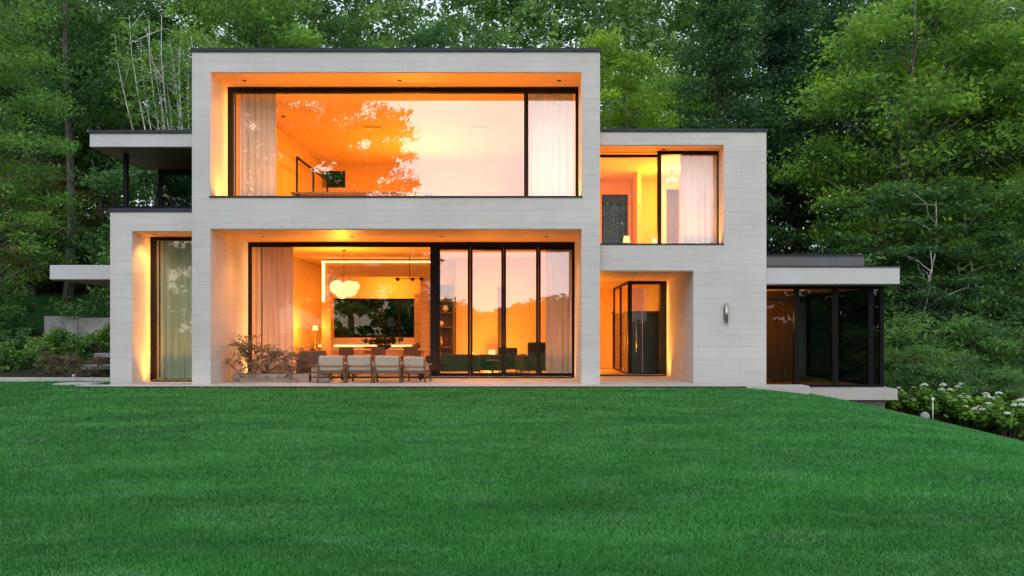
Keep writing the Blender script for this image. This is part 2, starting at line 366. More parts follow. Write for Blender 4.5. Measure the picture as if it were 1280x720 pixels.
def plant(kind, label, cat, px, y, s=1, rz=0, colr=(.05, .10, .03), group='trees of the forest around the house', zoff=0, x=None, zs=1):
    root, used = PROTO[kind]
    if used[0]: o = copy_tree(root)
    else: o = root; used[0] = True
    xx = X(px, y) if x is None else x
    o.location = (xx, y, h(xx, y) + zoff); o.rotation_euler = (0, 0, rz); o.scale = (s, s, s * zs)
    tag(o, label, cat, group)
    for c in o.children: c.color = (*colr, 1)
    return o
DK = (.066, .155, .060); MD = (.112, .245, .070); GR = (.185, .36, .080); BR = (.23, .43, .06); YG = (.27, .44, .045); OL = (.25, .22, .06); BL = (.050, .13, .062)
exec_trees = [
 # kind, label, px, y, scale, rz, colour
 ('tall', 'slender grey-trunked tree standing left of the upper terrace roof', 84, 12, 1.0, .3, MD),
 ('broadB', 'yellowish leafy tree cut by the left edge of the picture', -20, 7.5, .72, 1.0, GR),
 ('under', 'olive and rust tinged small tree below the slender grey trunk', 48, 14.0, .9, 2.0, OL),
 ('dark', 'dark tree filling the gap behind the slender grey trunk', 20, 17, 1.0, .5, DK),
 ('broadA', 'mid green tree between the slender grey trunk and the birches', 125, 17, .95, 4.0, MD),
 ('birch', 'white multi-stemmed birch above the upper terrace roof', 202, 11, 1.0, .2, GR),
 ('birch', 'white birch close against the left side of the tallest block', 236, 12, .95, 2.2, GR),
 ('under', 'small dense tree behind the kitchen window', 455, 15.5, .8, 1.6, MD),
 ('under', 'small dense tree behind the small rear window of the upper right room', 770, 13.0, 1.35, 2.6, GR),
 ('under', 'small dark tree seen through the upper terrace glazing', 182, 9.5, 1.05, 3.6, MD),
 ('dark', 'dark evergreen-looking tree over the low left canopy slab', 95, 15, .62, 1.4, DK),
 ('broadA', 'tree with green crown over the upper left corner of the tallest block', 300, 19, 1.02, 1.1, GR),
 ('broadB', 'tree with green crown behind the left third of the tall roof', 385, 24, 1.0, 2.5, MD),
 ('broadA', 'tree with green crown behind the middle of the tall roof', 468, 21, .93, 5.2, GR),
 ('broadB', 'tree with green crown behind the right third of the tall roof', 560, 23, .98, .4, MD),
 ('broadA', 'fresh green tree just left of the bright yellow-green one behind the roof', 655, 19, .88, 3.1, BR),
 ('broadB', 'bright yellow-green tree over the upper right corner of the tallest block', 768, 15, .80, 2.0, YG),
 ('broadA', 'fresh green tree behind the left end of the lower right roof', 835, 19, .86, 2.9, GR),
 ('dark', 'dark tree rising behind the right end of the lower right roof', 905, 17, 1.0, 1.2, DK),
 ('dark', 'tall blue-green dark tree right of the lower right roof', 985, 19, 1.08, 4.0, BL),
 ('layer', 'spreading tree with layered sprays above the glazed annex roof', 1085, 11, .66, .9, (.085, .20, .055)),
 ('broadA', 'tree with fresh bright crown hanging over the upper right of the picture', 1150, 12.5, 1.15, 5.0, (.19, .36, .055)),
 ('broadB', 'bright leafy tree in the top right corner beside the sky gap', 1290, 12, .98, 3.3, (.12, .26, .055)),
 ('broadA', 'tall green tree filling the sky behind the top right corner', 1215, 18, 1.22, 2.2, MD),
 ('dark', 'tall dark tree at the far right edge behind the sky gap', 1330, 17, 1.2, 1.2, MD),
 ('broadB', 'tall green tree rising over the annex in the back row', 1065, 22, 1.25, .2, DK),
 ('under', 'small green tree seen through the entrance hall', 795, 13.5, .9, 1.0, GR),
 ('sapling', 'pale thin-stemmed young tree leaning beyond the glazed annex', 1120, 9.0, 1.02, 1.9, MD),
 ('sapling', 'thin young tree with bare pale stem over the annex roof corner', 1165, 8.2, .78, .3, DK),
 ('sapling', 'thin young tree with pale stem between the annex and the right edge', 1195, 9.5, 1.1, 3.2, MD),
 ('sapling', 'young tree with crooked pale stem near the right edge', 1235, 8.0, .85, 4.4, MD),
 ('layer', 'low spreading tree with dark sprays right of the annex', 1190, 15, .75, 3.7, MD),
 ('dark', 'dark tree in shade between the annex and the right edge', 1180, 20, .95, 2.6, DK),
 ('under', 'small dark tree right behind the annex corner', 1040, 12.5, 1.0, .6, DK),
 ('under', 'small shaded tree under the crooked pale stem', 1150, 8.5, .82, 5.5, DK),
 ('under', 'small green tree at the right edge above the hydrangeas', 1270, 7.5, .85, 1.5, MD),
]
for k, lab, px, y, s, rz, c in exec_trees:
    plant(k, lab, 'tree', px, y, s, rz, c)
shr = 'shrubs and bushes around the house'
for k, lab, px, y, s, rz, c in [
 ('yew', 'feathery green bush touching the corner of the glazed annex', 1135, 3.4, 1.0, 0, MD),
 ('yew', 'wide feathery bush behind the white-flowered plants', 1195, 4.2, 1.12, 1.2, GR),
 ('yew', 'feathery bush at the right edge behind the flowers', 1262, 3.2, 1.0, 2.4, MD),
 ('yew', 'tall dark feathery bush standing above the annex corner bush', 1165, 6.6, 1.75, 3.2, MD),
 ('yew', 'dark feathery bush in the second row at the right edge', 1250, 6.6, 1.35, 4.2, DK),
 ('yew', 'dark feathery bush half hidden by the annex', 1110, 7.8, 1.5, 5.1, DK),
 ('shrub', 'leafy dark shrub at the left edge on the bank', -2, 7.6, .85, 0, MD),
 ('shrub', 'leafy shrub on the left edge above the grass bank', -30, 10.5, 1.1, 3, GR),
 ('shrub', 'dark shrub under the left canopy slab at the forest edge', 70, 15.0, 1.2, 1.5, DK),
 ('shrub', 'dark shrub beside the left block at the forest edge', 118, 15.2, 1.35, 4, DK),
 ('shrub', 'dark shrub behind the kitchen window, left one', 430, 14.5, 1.6, 4.6, GR),
 ('shrub', 'dark shrub behind the kitchen window, right one', 495, 15.0, 1.7, .6, MD),
 ('shrub', 'green shrub seen through the entrance glazing', 800, 11.0, 1.6, .9, MD),
]:
    plant(k, lab, 'shrub', px, y, s, rz, c, shr)
gp = 'broad-leaved plants in the left bed'
rl = random.Random(4)
spots = [(8, 5.2, 'at the far left end of the bed'), (32, 5.6, 'second from the left in the bed'), (55, 5.0, 'in front of the left end of the concrete wall'), (78, 5.7, 'below the joint of the concrete wall'),
         (98, 5.0, 'below the middle of the concrete wall'), (122, 5.6, 'tucked against the left block'), (18, 3.8, 'lowest at the far left above the dark mulch'), (46, 4.0, 'just behind the dry twigs')]
for px, y, w in spots:
    plant('ground', 'glossy broad-leaved plant ' + w, 'plant', px, y, (.72 if y > 4.5 else .6) + rl.random() * .15, rl.random() * 6, MD if rl.random() < .5 else GR, gp)
for px, y, s, w in [(62, 3.2, .55, 'dry brown twiggy shrub lying low at the left of the bed'), (92, 2.9, .6, 'dry brown twiggy shrub in the middle of the left bed'), (120, 3.1, .5, 'dry brown twiggy shrub next to the left block')]:
    plant('dry', w, 'shrub', px, y, s * 1.1, px, (.20, .17, .09), 'dry twiggy shrubs')
for x_, y_, s, w in [(-7.15, .95, 1.0, 'leggy dry shrub with few leaves at the left end of the terrace planter'), (-6.55, 1.0, .78, 'shorter dry shrub in the middle of the terrace planter'), (-6.0, .95, .72, 'dry shrub at the right end of the terrace planter')]:
    o = plant('dry', w, 'shrub', 0, y_, s, x_ * 3, (.19, .17, .10), 'dry twiggy shrubs', x=x_); o.location.z = .12

# hydrangeas
def hydrangea(seed):
    rng = np.random.default_rng(seed)
    root = bpy.data.objects.new('flowering_shrub', None); col.objects.link(root)
    st = MB()
    n = 22; C = np.stack([rng.normal(size=n) * .42, rng.normal(size=n) * .3, .35 + rng.random(n) * .5], 1)
    for c in C: st.tube([(c[0] * .2, c[1] * .2, -.1), (c[0] * .6, c[1] * .6, c[2] * .6), tuple(c)], [.012, .009, .005], 5)
    st.build('stem', M['bark_brown'], root)
    P = clump_points(rng, C, np.full(n, .24), 60, .7); V, F = leaves(rng, P, .13, 1.0, .62)
    link(fast_mesh('foliage', V, F, M['leaf'], rng.random(len(P))), 'foliage', root, (.13, .28, .05))
    for c in C[rng.permutation(n)[:10]]:
        b = MB()
        for j in range(26):
            d = rng.normal(size=3); d /= np.linalg.norm(d); d[2] = abs(d[2])
            p = np.array(c) + np.array([0, -.06, .2]) + d * np.array([.075, .075, .055])
            b.ball(tuple(p), .024, 1, (1, 1, .5))
        b.build('flower_head', M['flower'], root)
    return root
hyd = [(1120, 2.2, .7, 'small green plant with a few white blooms beside the annex base'), (1150, 2.0, .8, 'white-flowering shrub just right of the annex base'), (1186, 1.9, 1.1, 'white-flowering shrub with the tallest blooms left of centre in the right bed'), (1212, 1.5, .95, 'white-flowering shrub in the middle of the right bed'),
       (1240, 1.9, 1.15, 'full white-flowering shrub third from the right edge'), (1262, 1.2, 1.0, 'white-flowering shrub low at the lawn edge near the picture edge'), (1290, 1.8, 1.2, 'white-flowering shrub cut off by the right picture edge')]
hp = [hydrangea(5), hydrangea(9)]
for i, (px, y, s, lab) in enumerate(hyd):
    o = hp[i] if i < 2 else copy_tree(hp[i % 2]); xx = X(px, y)
    o.location = (xx, y, h(xx, y)); o.scale = (s,) * 3; o.rotation_euler = (0, 0, i * 1.7); tag(o, lab, 'shrub', 'white-flowering shrubs by the lawn')

# forest mass behind
def wood(name, label, x0, x1, y0, y1, topf, n, leaf, colr, seed, hole=None):
    rng = np.random.default_rng(seed); nc = n // 90
    cx = x0 + (x1 - x0) * rng.random(nc); cy = y0 + (y1 - y0) * rng.random(nc)
    top = np.array([topf(a, b) for a, b in zip(cx, cy)]); g = H(cx, cy)
    cz = g + (top) * rng.random(nc) ** .8
    C = np.stack([cx, cy, cz], 1)
    if hole is not None:
        keep = np.array([not hole(*c) for c in C]); C = C[keep]
    P = clump_points(rng, C, .8 + 1.3 * rng.random(len(C)), 90, .5)
    V, F = leaves(rng, P, leaf, .6, .55)
    tone = np.repeat(rng.random(len(C)), 90) * .6 + rng.random(len(P)) * .4
    o = link(fast_mesh(name, V, F, M['leaf'], tone), name, None, colr); tag(o, label, 'forest', None, 'stuff'); return o
GAPS = ((-26, 23, 3.2, 2.6), (30, 14.5, 4.0, 1.5), (-9, 23, 5, .9), (33, 21, 1.6, 1.6), (-16, 24, 2, 1.6))   # sky gaps between the far crowns: x, z, half sizes
def hole(x, y, z): return any(((x - cx) / rx) ** 2 + ((z - cz) / rz) ** 2 < 1 for cx, cz, rx, rz in GAPS)
wood('distant_forest', 'dense green forest mass closing the view behind all the nearer trees', -46, 46, 30, 40, lambda a, b: 28 + 3 * math.sin(a * .31 + 1) + 2 * math.sin(a * .83), 560000, .34, (.24, .42, .14), 77, hole)
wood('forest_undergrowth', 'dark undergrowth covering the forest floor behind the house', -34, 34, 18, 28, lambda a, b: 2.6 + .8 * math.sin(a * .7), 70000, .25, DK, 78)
wood('facing_forest', 'low forest edge across the lawn, seen only mirrored in the glass', -75, 60, -66, -56, lambda a, b: 4.6 + .9 * math.sin(a * .4) + (9 if a > 21 else 0) + (21 + 2 * math.sin(a * .9) if a < -14 else 0) + (5 if -14 < a < -11 else 0), 190000, .75, MD, 79)
for i, (x_, y_, s, w) in enumerate([(-17.5, -55, 1.7, 'nearest the middle'), (-27, -57, 1.75, 'in the centre'), (-37, -56, 1.65, 'furthest to the left')]):
    plant(['broadA', 'broadB', 'broadA'][i], 'tall tree beyond the lawn mirrored in the big upper window, ' + w, 'tree', 0, y_, s, i * 2, MD, 'trees across the lawn', x=x_)

# ------------------------------------------------------------------ ground
def sheet(name, xs, ys, zf, mat):
    gx, gy = np.meshgrid(xs, ys); V = np.stack([gx, gy, zf(gx, gy)], -1).reshape(-1, 3); nx = len(xs); ny = len(ys)
    i = np.arange(nx * ny).reshape(ny, nx); F = np.stack([i[:-1, :-1], i[:-1, 1:], i[1:, 1:], i[1:, :-1]], -1).reshape(-1, 4)
    return link(fast_mesh(name, V, F, mat, smooth=True), name)
def ground_mat(name, a, b_, c_, sc1=.6, bump=.6):
    m, nt, out = new_mat(name); L = nt.links; b = N(nt, 'ShaderNodeBsdfPrincipled'); b.inputs['Roughness'].default_value = .95; b.inputs['Specular IOR Level'].default_value = .1
    ge = N(nt, 'ShaderNodeNewGeometry'); n = N(nt, 'ShaderNodeTexNoise'); n.inputs['Scale'].default_value = sc1; n.inputs['Detail'].default_value = 9; n.inputs['Roughness'].default_value = .7
    L.new(ge.outputs['Position'], n.inputs['Vector']); L.new(ramp(nt, n.outputs['Fac'], [(.3, a), (.5, b_), (.7, c_)]), b.inputs['Base Color'])
    bp = N(nt, 'ShaderNodeBump'); bp.inputs['Strength'].default_value = bump; bp.inputs['Distance'].default_value = .05
    L.new(n.outputs['Fac'], bp.inputs['Height']); L.new(bp.outputs[0], b.inputs['Normal']); L.new(b.outputs[0], out.inputs[0]); return m
g_soil = ground_mat('forest_floor', (.018, .016, .011), (.03, .035, .015), (.045, .05, .02), 1.5)
xs = np.concatenate([np.linspace(-900, -60, 18), np.linspace(-55, 55, 150), np.linspace(60, 900, 18)])
ys = np.concatenate([np.linspace(-900, -80, 16), np.linspace(-70, 60, 160), np.linspace(70, 900, 16)])
def hz(gx, gy):
    # forest ground outside, pressed below the house and the lawn
    z = H(np.clip(gx, -70, 70), np.clip(gy, -90, 90)); inside = sstep(-12.0, -11.0, gx) * (1 - sstep(9.5, 10.5, gx)) * sstep(-80, -79, gy) * (1 - sstep(11, 13, gy))
    lawn_in = sstep(-40, -38, gy) * (1 - sstep(0, 1.2, gy)) * (1 - sstep(22, 24, gx)) * sstep(-24, -23, gx)
    return z - .35 * np.maximum(inside * (gy > -1), lawn_in)
tag(sheet('ground', xs, ys, hz, g_soil), kind='structure')

def lawn_edge(x):   # far edge of the lawn as y
    x = np.asarray(x, float)
    return np.where(x < -10.6, 1.75 + .1 * np.sin(x), np.where(x > 7, .2 + .25 * np.sin(x * .8) - .03 * (x - 7), -.60 - .02 * np.sin(x * 5.3)))
LX = np.linspace(-23, 22, 220); LT = np.linspace(0, 1, 200)
gx, gt = np.meshgrid(LX, LT); gy = -39 + gt * (lawn_edge(gx) + 39)
V = np.stack([gx, gy, H(gx, gy)], -1).reshape(-1, 3); i_ = np.arange(V.shape[0]).reshape(200, 220)
F = np.stack([i_[:-1, :-1], i_[:-1, 1:], i_[1:, 1:], i_[1:, :-1]], -1).reshape(-1, 4)
m_lawn = ground_mat('lawn_turf', (.010, .055, .014), (.016, .08, .02), (.024, .105, .028), 3.0, .8)
tag(link(fast_mesh('lawn', V, F, m_lawn, smooth=True), 'lawn'), kind='structure')

def grass_mat():
    m, nt, out = new_mat('grass_blade'); L = nt.links
    ge = N(nt, 'ShaderNodeNewGeometry')
    mp = N(nt, 'ShaderNodeMapping'); mp.inputs['Scale'].default_value = (.55, 1.2, 1); L.new(ge.outputs['Position'], mp.inputs[0])
    n = N(nt, 'ShaderNodeTexNoise'); n.inputs['Scale'].default_value = .8; n.inputs['Detail'].default_value = 7; n.inputs['Roughness'].default_value = .65; L.new(mp.outputs[0], n.inputs['Vector'])
    a = ramp(nt, n.outputs['Fac'], [(.3, (.034, .20, .036)), (.5, (.050, .275, .050)), (.7, (.085, .36, .07))])
    at = N(nt, 'ShaderNodeAttribute'); at.attribute_name = 'tone'
    r = ramp(nt, at.outputs['Fac'], [(0, (.55, .6, .6)), (.5, (1, 1, 1)), (.93, (1.35, 1.2, 1.25)), (1, (2.1, 1.45, 1.8))])
    m1 = N(nt, 'ShaderNodeMix', data_type='RGBA', blend_type='MULTIPLY'); m1.inputs[0].default_value = 1; n3 = N(nt, 'ShaderNodeTexNoise'); n3.inputs['Scale'].default_value = 2.6; n3.inputs['Detail'].default_value = 6; n3.inputs['Roughness'].default_value = .7; L.new(mp.outputs[0], n3.inputs['Vector'])
    a2 = N(nt, 'ShaderNodeMix', data_type='RGBA'); L.new(a, a2.inputs[6]); a2.inputs[7].default_value = (.15, .40, .15, 1)
    mr = N(nt, 'ShaderNodeMapRange'); mr.inputs[1].default_value = .47; mr.inputs[2].default_value = .70; mr.inputs[4].default_value = .62; L.new(n3.outputs['Fac'], mr.inputs[0]); L.new(mr.outputs[0], a2.inputs[0])
    L.new(a2.outputs[2], m1.inputs[6]); L.new(r, m1.inputs[7])
    b = N(nt, 'ShaderNodeBsdfPrincipled'); b.inputs['Roughness'].default_value = .6; b.inputs['Specular IOR Level'].default_value = .25; L.new(m1.outputs[2], b.inputs['Base Color'])
    t = N(nt, 'ShaderNodeBsdfTranslucent'); L.new(m1.outputs[2], t.inputs[0]); mx = N(nt, 'ShaderNodeMixShader'); mx.inputs[0].default_value = .3
    L.new(b.outputs[0], mx.inputs[1]); L.new(t.outputs[0], mx.inputs[2]); L.new(mx.outputs[0], out.inputs[0]); return m
def grass(n, seed):
    rng = np.random.default_rng(seed)
    r = 3.6 * np.exp(rng.random(n) * math.log(24.5 / 3.6)); a = R(-40) + R(78) * rng.random(n)
    x = r * np.tan(a) * 1.0; y = CAMY + r
    x = x * np.minimum(1, 1.0); k = (x > -16.5) & (x < 15) & (y < lawn_edge(x) - .03) ; x = x[k]; y = y[k]; r = r[k]; n = len(x)
    # uneven tufts
    x += .04 * rng.normal(size=n); z = H(x, y) - .004
    sc_ = np.maximum(1, r / 6) ** .8; hh = (.020 + .016 * rng.random(n)) * (1 + .25 * np.sin(x * 2.1 + 3 * np.sin(y * 1.3))) ; w = .0030 * sc_ * (1 + rng.random(n)) * 1.3
    hh = hh * np.minimum(1.25, sc_)
    th = rng.random(n) * 2 * np.pi; lean = .034 * rng.random(n) + .006; ld = rng.random(n) * 2 * np.pi
    dx = np.cos(th) * w; dy = np.sin(th) * w
    A = np.stack([x - dx, y - dy, z], 1); B = np.stack([x + dx, y + dy, z], 1); T = np.stack([x + np.cos(ld) * lean * sc_, y + np.sin(ld) * lean * sc_, z + hh], 1)
    V = np.stack([A, B, T], 1).reshape(-1, 3); F = np.arange(3 * n).reshape(-1, 3)
    return fast_mesh('grass', V, F, grass_mat(), rng.random(n))
tag(link(grass(850000, 2), 'grass'), 'short mown green grass covering the whole lawn', 'grass', None, 'stuff')
# a second grassy bank on the left behind the wall
gxs = np.linspace(-30, -10.9, 60); gys = np.linspace(8.35, 14, 30)
tag(sheet('grass_bank', gxs, gys, lambda a, b: H(a, b) + .05, ground_mat('bank_turf', (.012, .06, .014), (.02, .09, .02), (.03, .12, .028), 2.0, .8)), kind='structure')

# ------------------------------------------------------------------ house
HS = thing('modern_house', 'two-storey pale stone modern house with lit orange rooms behind big black-framed windows', 'house', (0, 0, 0))
def hb(name, mat, *a, parent=HS, **k): return bx(name, M[mat], parent, *a, **k)
G = .0
# main block
p_ = MB().box(-10.97, 5.4, -.56, -.524, -.4, -.022).build('dark_gap_strip', M['flash']); tag(p_, kind='structure')  # dark strip standing in for the shaded soil gap along the paving
lw_ = hb('wall', 'stone', -8.30, -7.84, 0, 11, -.6, 8.30)
rw_ = hb('wall', 'stone', 1.44, 1.90, 0, 11, -.6, 8.30)
hb('roof_slab', 'stone', -7.84, 1.44, 0, 11, 7.80, 8.30)
hb('floor_slab', 'stone', -7.84, 1.44, 0, 11, 3.88, 4.66)
b = MB()
def holes(b, x0, x1, z0, z1, y0, y1, hs):
    xs_ = sorted({x0, x1, *[v for q in hs for v in q[:2]]}); zs_ = sorted({z0, z1, *[v for q in hs for v in q[2:]]})
    for a, c in zip(xs_, xs_[1:]):
        for d, e in zip(zs_, zs_[1:]):
            mx, mz = (a + c) / 2, (d + e) / 2
            if any(q[0] < mx < q[1] and q[2] < mz < q[3] for q in hs): continue
            b.box(a, c, y0, y1, d, e)
    return b
KW = (-7.60, -4.19, 1.08, 2.60)
UW = (X(399, 10.9), X(431, 10.9), Z(234, 10.9), Z(213, 10.9))
holes(b, -7.84, 1.44, -.6, 3.88, 11, 11.25, [KW]); holes(b, -7.84, 1.44, 4.66, 7.80, 11, 11.25, [UW])
b.build('wall', M['stone'], HS, 'rear wall of the tallest block with a kitchen window')
fl = hb('roof_edge', 'flash', -8.34, 1.94, -.04, 11.04, 8.30, 8.385)
# ground slabs
hb('ground_floor', 'floorwood', -7.84, 1.44, 2.75, 11, -.6, 0.0)
hb('threshold', 'paving', -7.84, 1.44, 0, 2.75, -.6, -.004)
pv = bx('terrace_paving', M['paving'], None, -10.95, 6.95, -.52, -.003, -.34, -.012, bev=.01); tag(pv, kind='structure')
# linings (plaster) inside
def lining(x0, x1, y0, y1, z0, z1, back=True, mat='plaster', backholes=()):
    t = .02; g = .002
    hb('inner_wall', mat, x0 + g, x0 + t, y0, y1 - g, z0 + g, z1 - t)
    hb('inner_wall', mat, x1 - t, x1 - g, y0, y1 - g, z0 + g, z1 - t)
    hb('ceiling', mat, x0 + g, x1 - g, y0, y1 - g, z1 - t + .001, z1 - g)
    if back:
        holes(MB(), x0 + t, x1 - t, z0 + g, z1 - t - .001, y1 - t, y1 - g, backholes).build('inner_wall', M[mat], HS)
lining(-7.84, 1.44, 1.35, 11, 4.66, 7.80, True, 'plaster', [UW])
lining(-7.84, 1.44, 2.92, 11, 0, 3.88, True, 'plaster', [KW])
hb('upper_floor', 'floorwood', -7.81, 1.41, 1.35, 10.97, 4.662, 4.68)
# soffits
hb('soffit', 'soffit', -7.838, 1.438, .03, 1.12, 7.775, 7.798)
hb('soffit', 'soffit', -7.838, 1.438, .03, 2.70, 3.855, 3.878)
# window builder
def window(name, x0, x1, z0, z1, y, fw, mulls, glass, parent=HS, dep=.10, fl=None, ft=None, fb=None, label=None):
    b = MB(); fl = fl or fw; ft = ft or fw; fb = fb or fw
    b.box(x0, x1, y, y + dep, z1 - ft, z1); b.box(x0, x1, y, y + dep, z0, z0 + fb)
    b.box(x0, x0 + fl, y, y + dep, z0 + fb, z1 - ft); b.box(x1 - fw, x1, y, y + dep, z0 + fb, z1 - ft)
    for a, c in mulls: b.box(a, c, y + .003, y + dep - .003, z0 + fb, z1 - ft)
    f = b.build(name, M['black'], parent, label)
    edges = [x0 + fl] + [v for m in mulls for v in m] + [x1 - fw]
    for a, c in zip(edges[::2], edges[1::2]):
        MB().box(a + .001, c - .001, y + dep * .45, y + dep * .45 + .012, z0 + fb + .001, z1 - ft - .001).build('pane', M[glass], f)
    return f
yU = 1.16
window('window', X(284, yU), 1.437, 4.663, 7.772, yU, .07, [(X(655, yU), X(660.5, yU))], 'glass_up', fl=.15, ft=.14, fb=.05, dep=.12)
hb('sill', 'flash', -7.86, 1.46, -.03, 1.14, 4.662, 4.70)
# lower glazing
yL = 2.73
f = window('window', X(307, yL), X(540, yL), .003, 3.852, yL, .05, [], 'glass', fl=.14, ft=.13, fb=.05, dep=.14, label='wide fixed window of the dining room')
b = MB(); b.box(X(540, yL) + .001, X(547, yL), yL, yL + .16, .003, 3.852); b.box(X(547, yL), 1.437, yL, yL + .16, 3.722, 3.852)
b.box(X(718, yL) , 1.437, yL, yL + .16, .003, 3.722); b.build('door_frame', M['black'], HS)
dx_ = [547, 587.5, 629.5, 673, 718]
for k in range(4):
    a = X(dx_[k], yL) + .003; c = X(dx_[k + 1], yL) - .003; yy = yL + .02 + .055 * (k % 2)
    w = .065
    d = MB().box(a, c, yy, yy + .05, 3.64, 3.72).box(a, c, yy, yy + .05, .01, .13).box(a, a + w, yy, yy + .05, .13, 3.64).box(c - w, c, yy, yy + .05, .13, 3.64).build('sliding_door', M['black'], HS)
    MB().box(a + w + .001, c - w - .001, yy + .02, yy + .032, .131, 3.639).build('pane', M['glass_door'], d)
    if k in (1, 2):
        hx = a + w * .5 if k == 2 else c - w * .5
        MB().tube([(hx, yy - .04, .95), (hx, yy - .04, 1.45)], .012, 6).build('handle', M['charcoal'], d)
hb('door_track', 'charcoal', X(547, yL), 1.43, yL - .05, yL + .2, .0, .012)

# right block, front plane y=.3
y0 = .3
xa, xb, xc = 1.902, 5.075, 6.15
hb('wall', 'stone', xb, xc, y0, 9.2, 3.51, 6.05)
hb('wall', 'stone', 4.30, xc, y0, 9.2, -.9, 2.86)
hb('roof_slab', 'stone', xa, xc, y0, 9.2, 6.05, 6.375)
hb('floor_slab', 'stone', xa, xc, y0, 9.2, 2.86, 3.51)
hb('roof_edge', 'flash', xa, xc + .03, y0 - .03, 9.23, 6.375, 6.455)
RW = (2.43, 3.25, 4.05, 5.60); DW = (X(833, 5), X(850, 5), 3.53, Z(236, 5))
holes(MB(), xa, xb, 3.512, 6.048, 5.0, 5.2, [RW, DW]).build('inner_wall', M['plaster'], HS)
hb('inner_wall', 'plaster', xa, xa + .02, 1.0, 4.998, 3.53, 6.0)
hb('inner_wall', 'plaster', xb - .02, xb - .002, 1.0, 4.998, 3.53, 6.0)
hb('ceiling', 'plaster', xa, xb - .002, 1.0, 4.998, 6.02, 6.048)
hb('upper_floor', 'floorwood', xa, xb - .002, 1.0, 4.998, 3.512, 3.53)
hb('inner_wall', 'plaster', 3.34, 3.46, 3.6, 4.997, 3.531, 6.019)
hb('inner_wall', 'walnut', X(828, 6), X(856, 6), 6.0, 6.1, 3.53, 6.0)
hb('soffit', 'soffit', xa, xb - .003, y0 + .03, .98, 6.02, 6.047)
yR = .85
window('window', xa + .002, X(825, yR + .2), 3.56, Z(193, yR + .2), yR + .2, .05, [], 'glass_clear', ft=.07, dep=.08, label='set-back pane of the upper right window')
window('window', X(822, yR), X(900, yR), 3.55, 6.018, yR, .06, [], 'glass_mid', fl=.10, ft=.09, dep=.1, label='front pane of the upper right window')
hb('sill', 'flash', xa, xb + .0, y0 - .02, 1.1, 3.512, 3.548)
window('window', RW[0], RW[1], RW[2], RW[3], 5.05, .05, [], 'glass_rear', label='small rear window of the upper right room')
# entrance recess
hb('soffit', 'soffit', xa, 4.298, y0 + .03, 8.9, 2.835, 2.858)
hb('threshold', 'paving', xa, 4.30, y0, 4.1, -.6, -.002)
hb('ground_floor', 'floorwood', xa, 4.30, 4.1, 9.2, -.6, -.001)
EW = (3.2, 4.28, .02, 1.98)
holes(MB(), xa, 4.299, 0.0, 2.834, 8.9, 9.2, [EW]).build('inner_wall', M['plaster'], HS)
hb('inner_wall', 'plaster', xa, xa + .02, 4.1, 8.9, 0.001, 2.83)
window('window', EW[0], EW[1], EW[2], EW[3], 8.95, .05, [(3.78, 3.84)], 'glass_rear', label='rear window of the entrance hall')
yE = 4.1
e = MB().box(X(785, yE), X(790, yE), yE, yE + .1, 0.001, 2.83).box(X(826, yE), 4.295, yE, yE + .1, 0.001, 2.83).box(X(790, yE), X(826, yE), yE, yE + .1, 2.74, 2.83).box(X(790, yE), X(826, yE), yE, yE + .1, .001, .07).build('entrance_door', M['black'], HS)
MB().box(X(790, yE) + .001, X(826, yE) - .001, yE + .04, yE + .052, .071, 2.739).build('pane', M['glass_clear'], e)
MB().tube([(X(795, yE), yE - .05, .7), (X(795, yE), yE - .05, 1.7)], .014, 7).build('handle', M['steel'], e)
e = MB().box(3.13, 3.19, 8.0, 8.08, 0.001, 2.83).box(3.13, 3.19, yE + .11, 8.0, 2.76, 2.83).box(3.13, 3.19, yE + .11, 8.0, .001, .06).box(3.13, 3.19, 6.1, 6.18, .06, 2.76).build('window', M['black'], HS, 'glass screen along the entrance passage')
MB().box(3.155, 3.167, yE + .12, 6.09, .061, 2.759).build('pane', M['glass_clear'], e); MB().box(3.155, 3.167, 6.19, 7.99, .061, 2.759).build('pane', M['glass_clear'], e)

# left block, front plane y=.3
hb('wall', 'stone', -10.50, -9.95, y0, 7, -.6, 4.345)
hb('roof_slab', 'stone', -9.95, -8.302, y0, 7, 3.86, 4.345)
hb('wall', 'stone', -9.95, -8.302, 6.8, 7, -.6, 3.86)
hb('ground_floor', 'paving', -9.95, -8.302, y0, 6.8, -.6, -.002)
hb('roof_edge', 'flash', -10.53, -8.302, y0 - .03, 7.03, 4.345, 4.435)
hb('soffit', 'soffit', -9.948, -8.304, y0 + .03, 1.28, 3.838, 3.858)
window('window', -9.948, -8.303, .003, 3.83, 1.3, .05, [], 'glass_mid', fl=.13, ft=.09, dep=.1, label='tall window of the left block')
for a in ((-9.948, -9.93), (-8.322, -8.304)): hb('inner_wall', 'plaster', a[0], a[1], 1.42, 6.79, .001, 3.85)
# upper terrace
hb('terrace_roof', 'fascia', -11.02, -8.302, y0, 3.2, 6.0, 6.34, bev=.008)
hb('roof_edge', 'flash', -11.06, -8.302, y0 - .04, 3.24, 6.341, 6.42)
hb('soffit', 'walnut', -10.98, -8.304, y0 + .05, 3.15, 5.975, 5.998)
sc_f = MB(); sc_f.box(-10.52, -10.42, 1.0, 1.1, 4.436, 5.974).box(-10.52, -10.42, 3.0, 3.1, 4.436, 5.974).box(-10.42, -8.95, 3.0, 3.1, 5.83, 5.974).box(-10.42, -8.95, 3.0, 3.1, 4.436, 4.5).box(-10.52, -10.42, 1.1, 3.0, 4.436, 4.49)
f = sc_f.build('terrace_screen', M['black'], HS)
MB().box(-10.42, -8.96, 3.04, 3.052, 4.501, 5.829).build('pane', M['glass_dark'], f)
hb('terrace_wall', 'black', -8.93, -8.304, 1.6, 3.1, 4.437, 5.974)
b = MB()
b.box(-10.50, -8.31, y0 + .05, y0 + .09, 4.436, 4.50); b.build('rail', M['black'], HS)
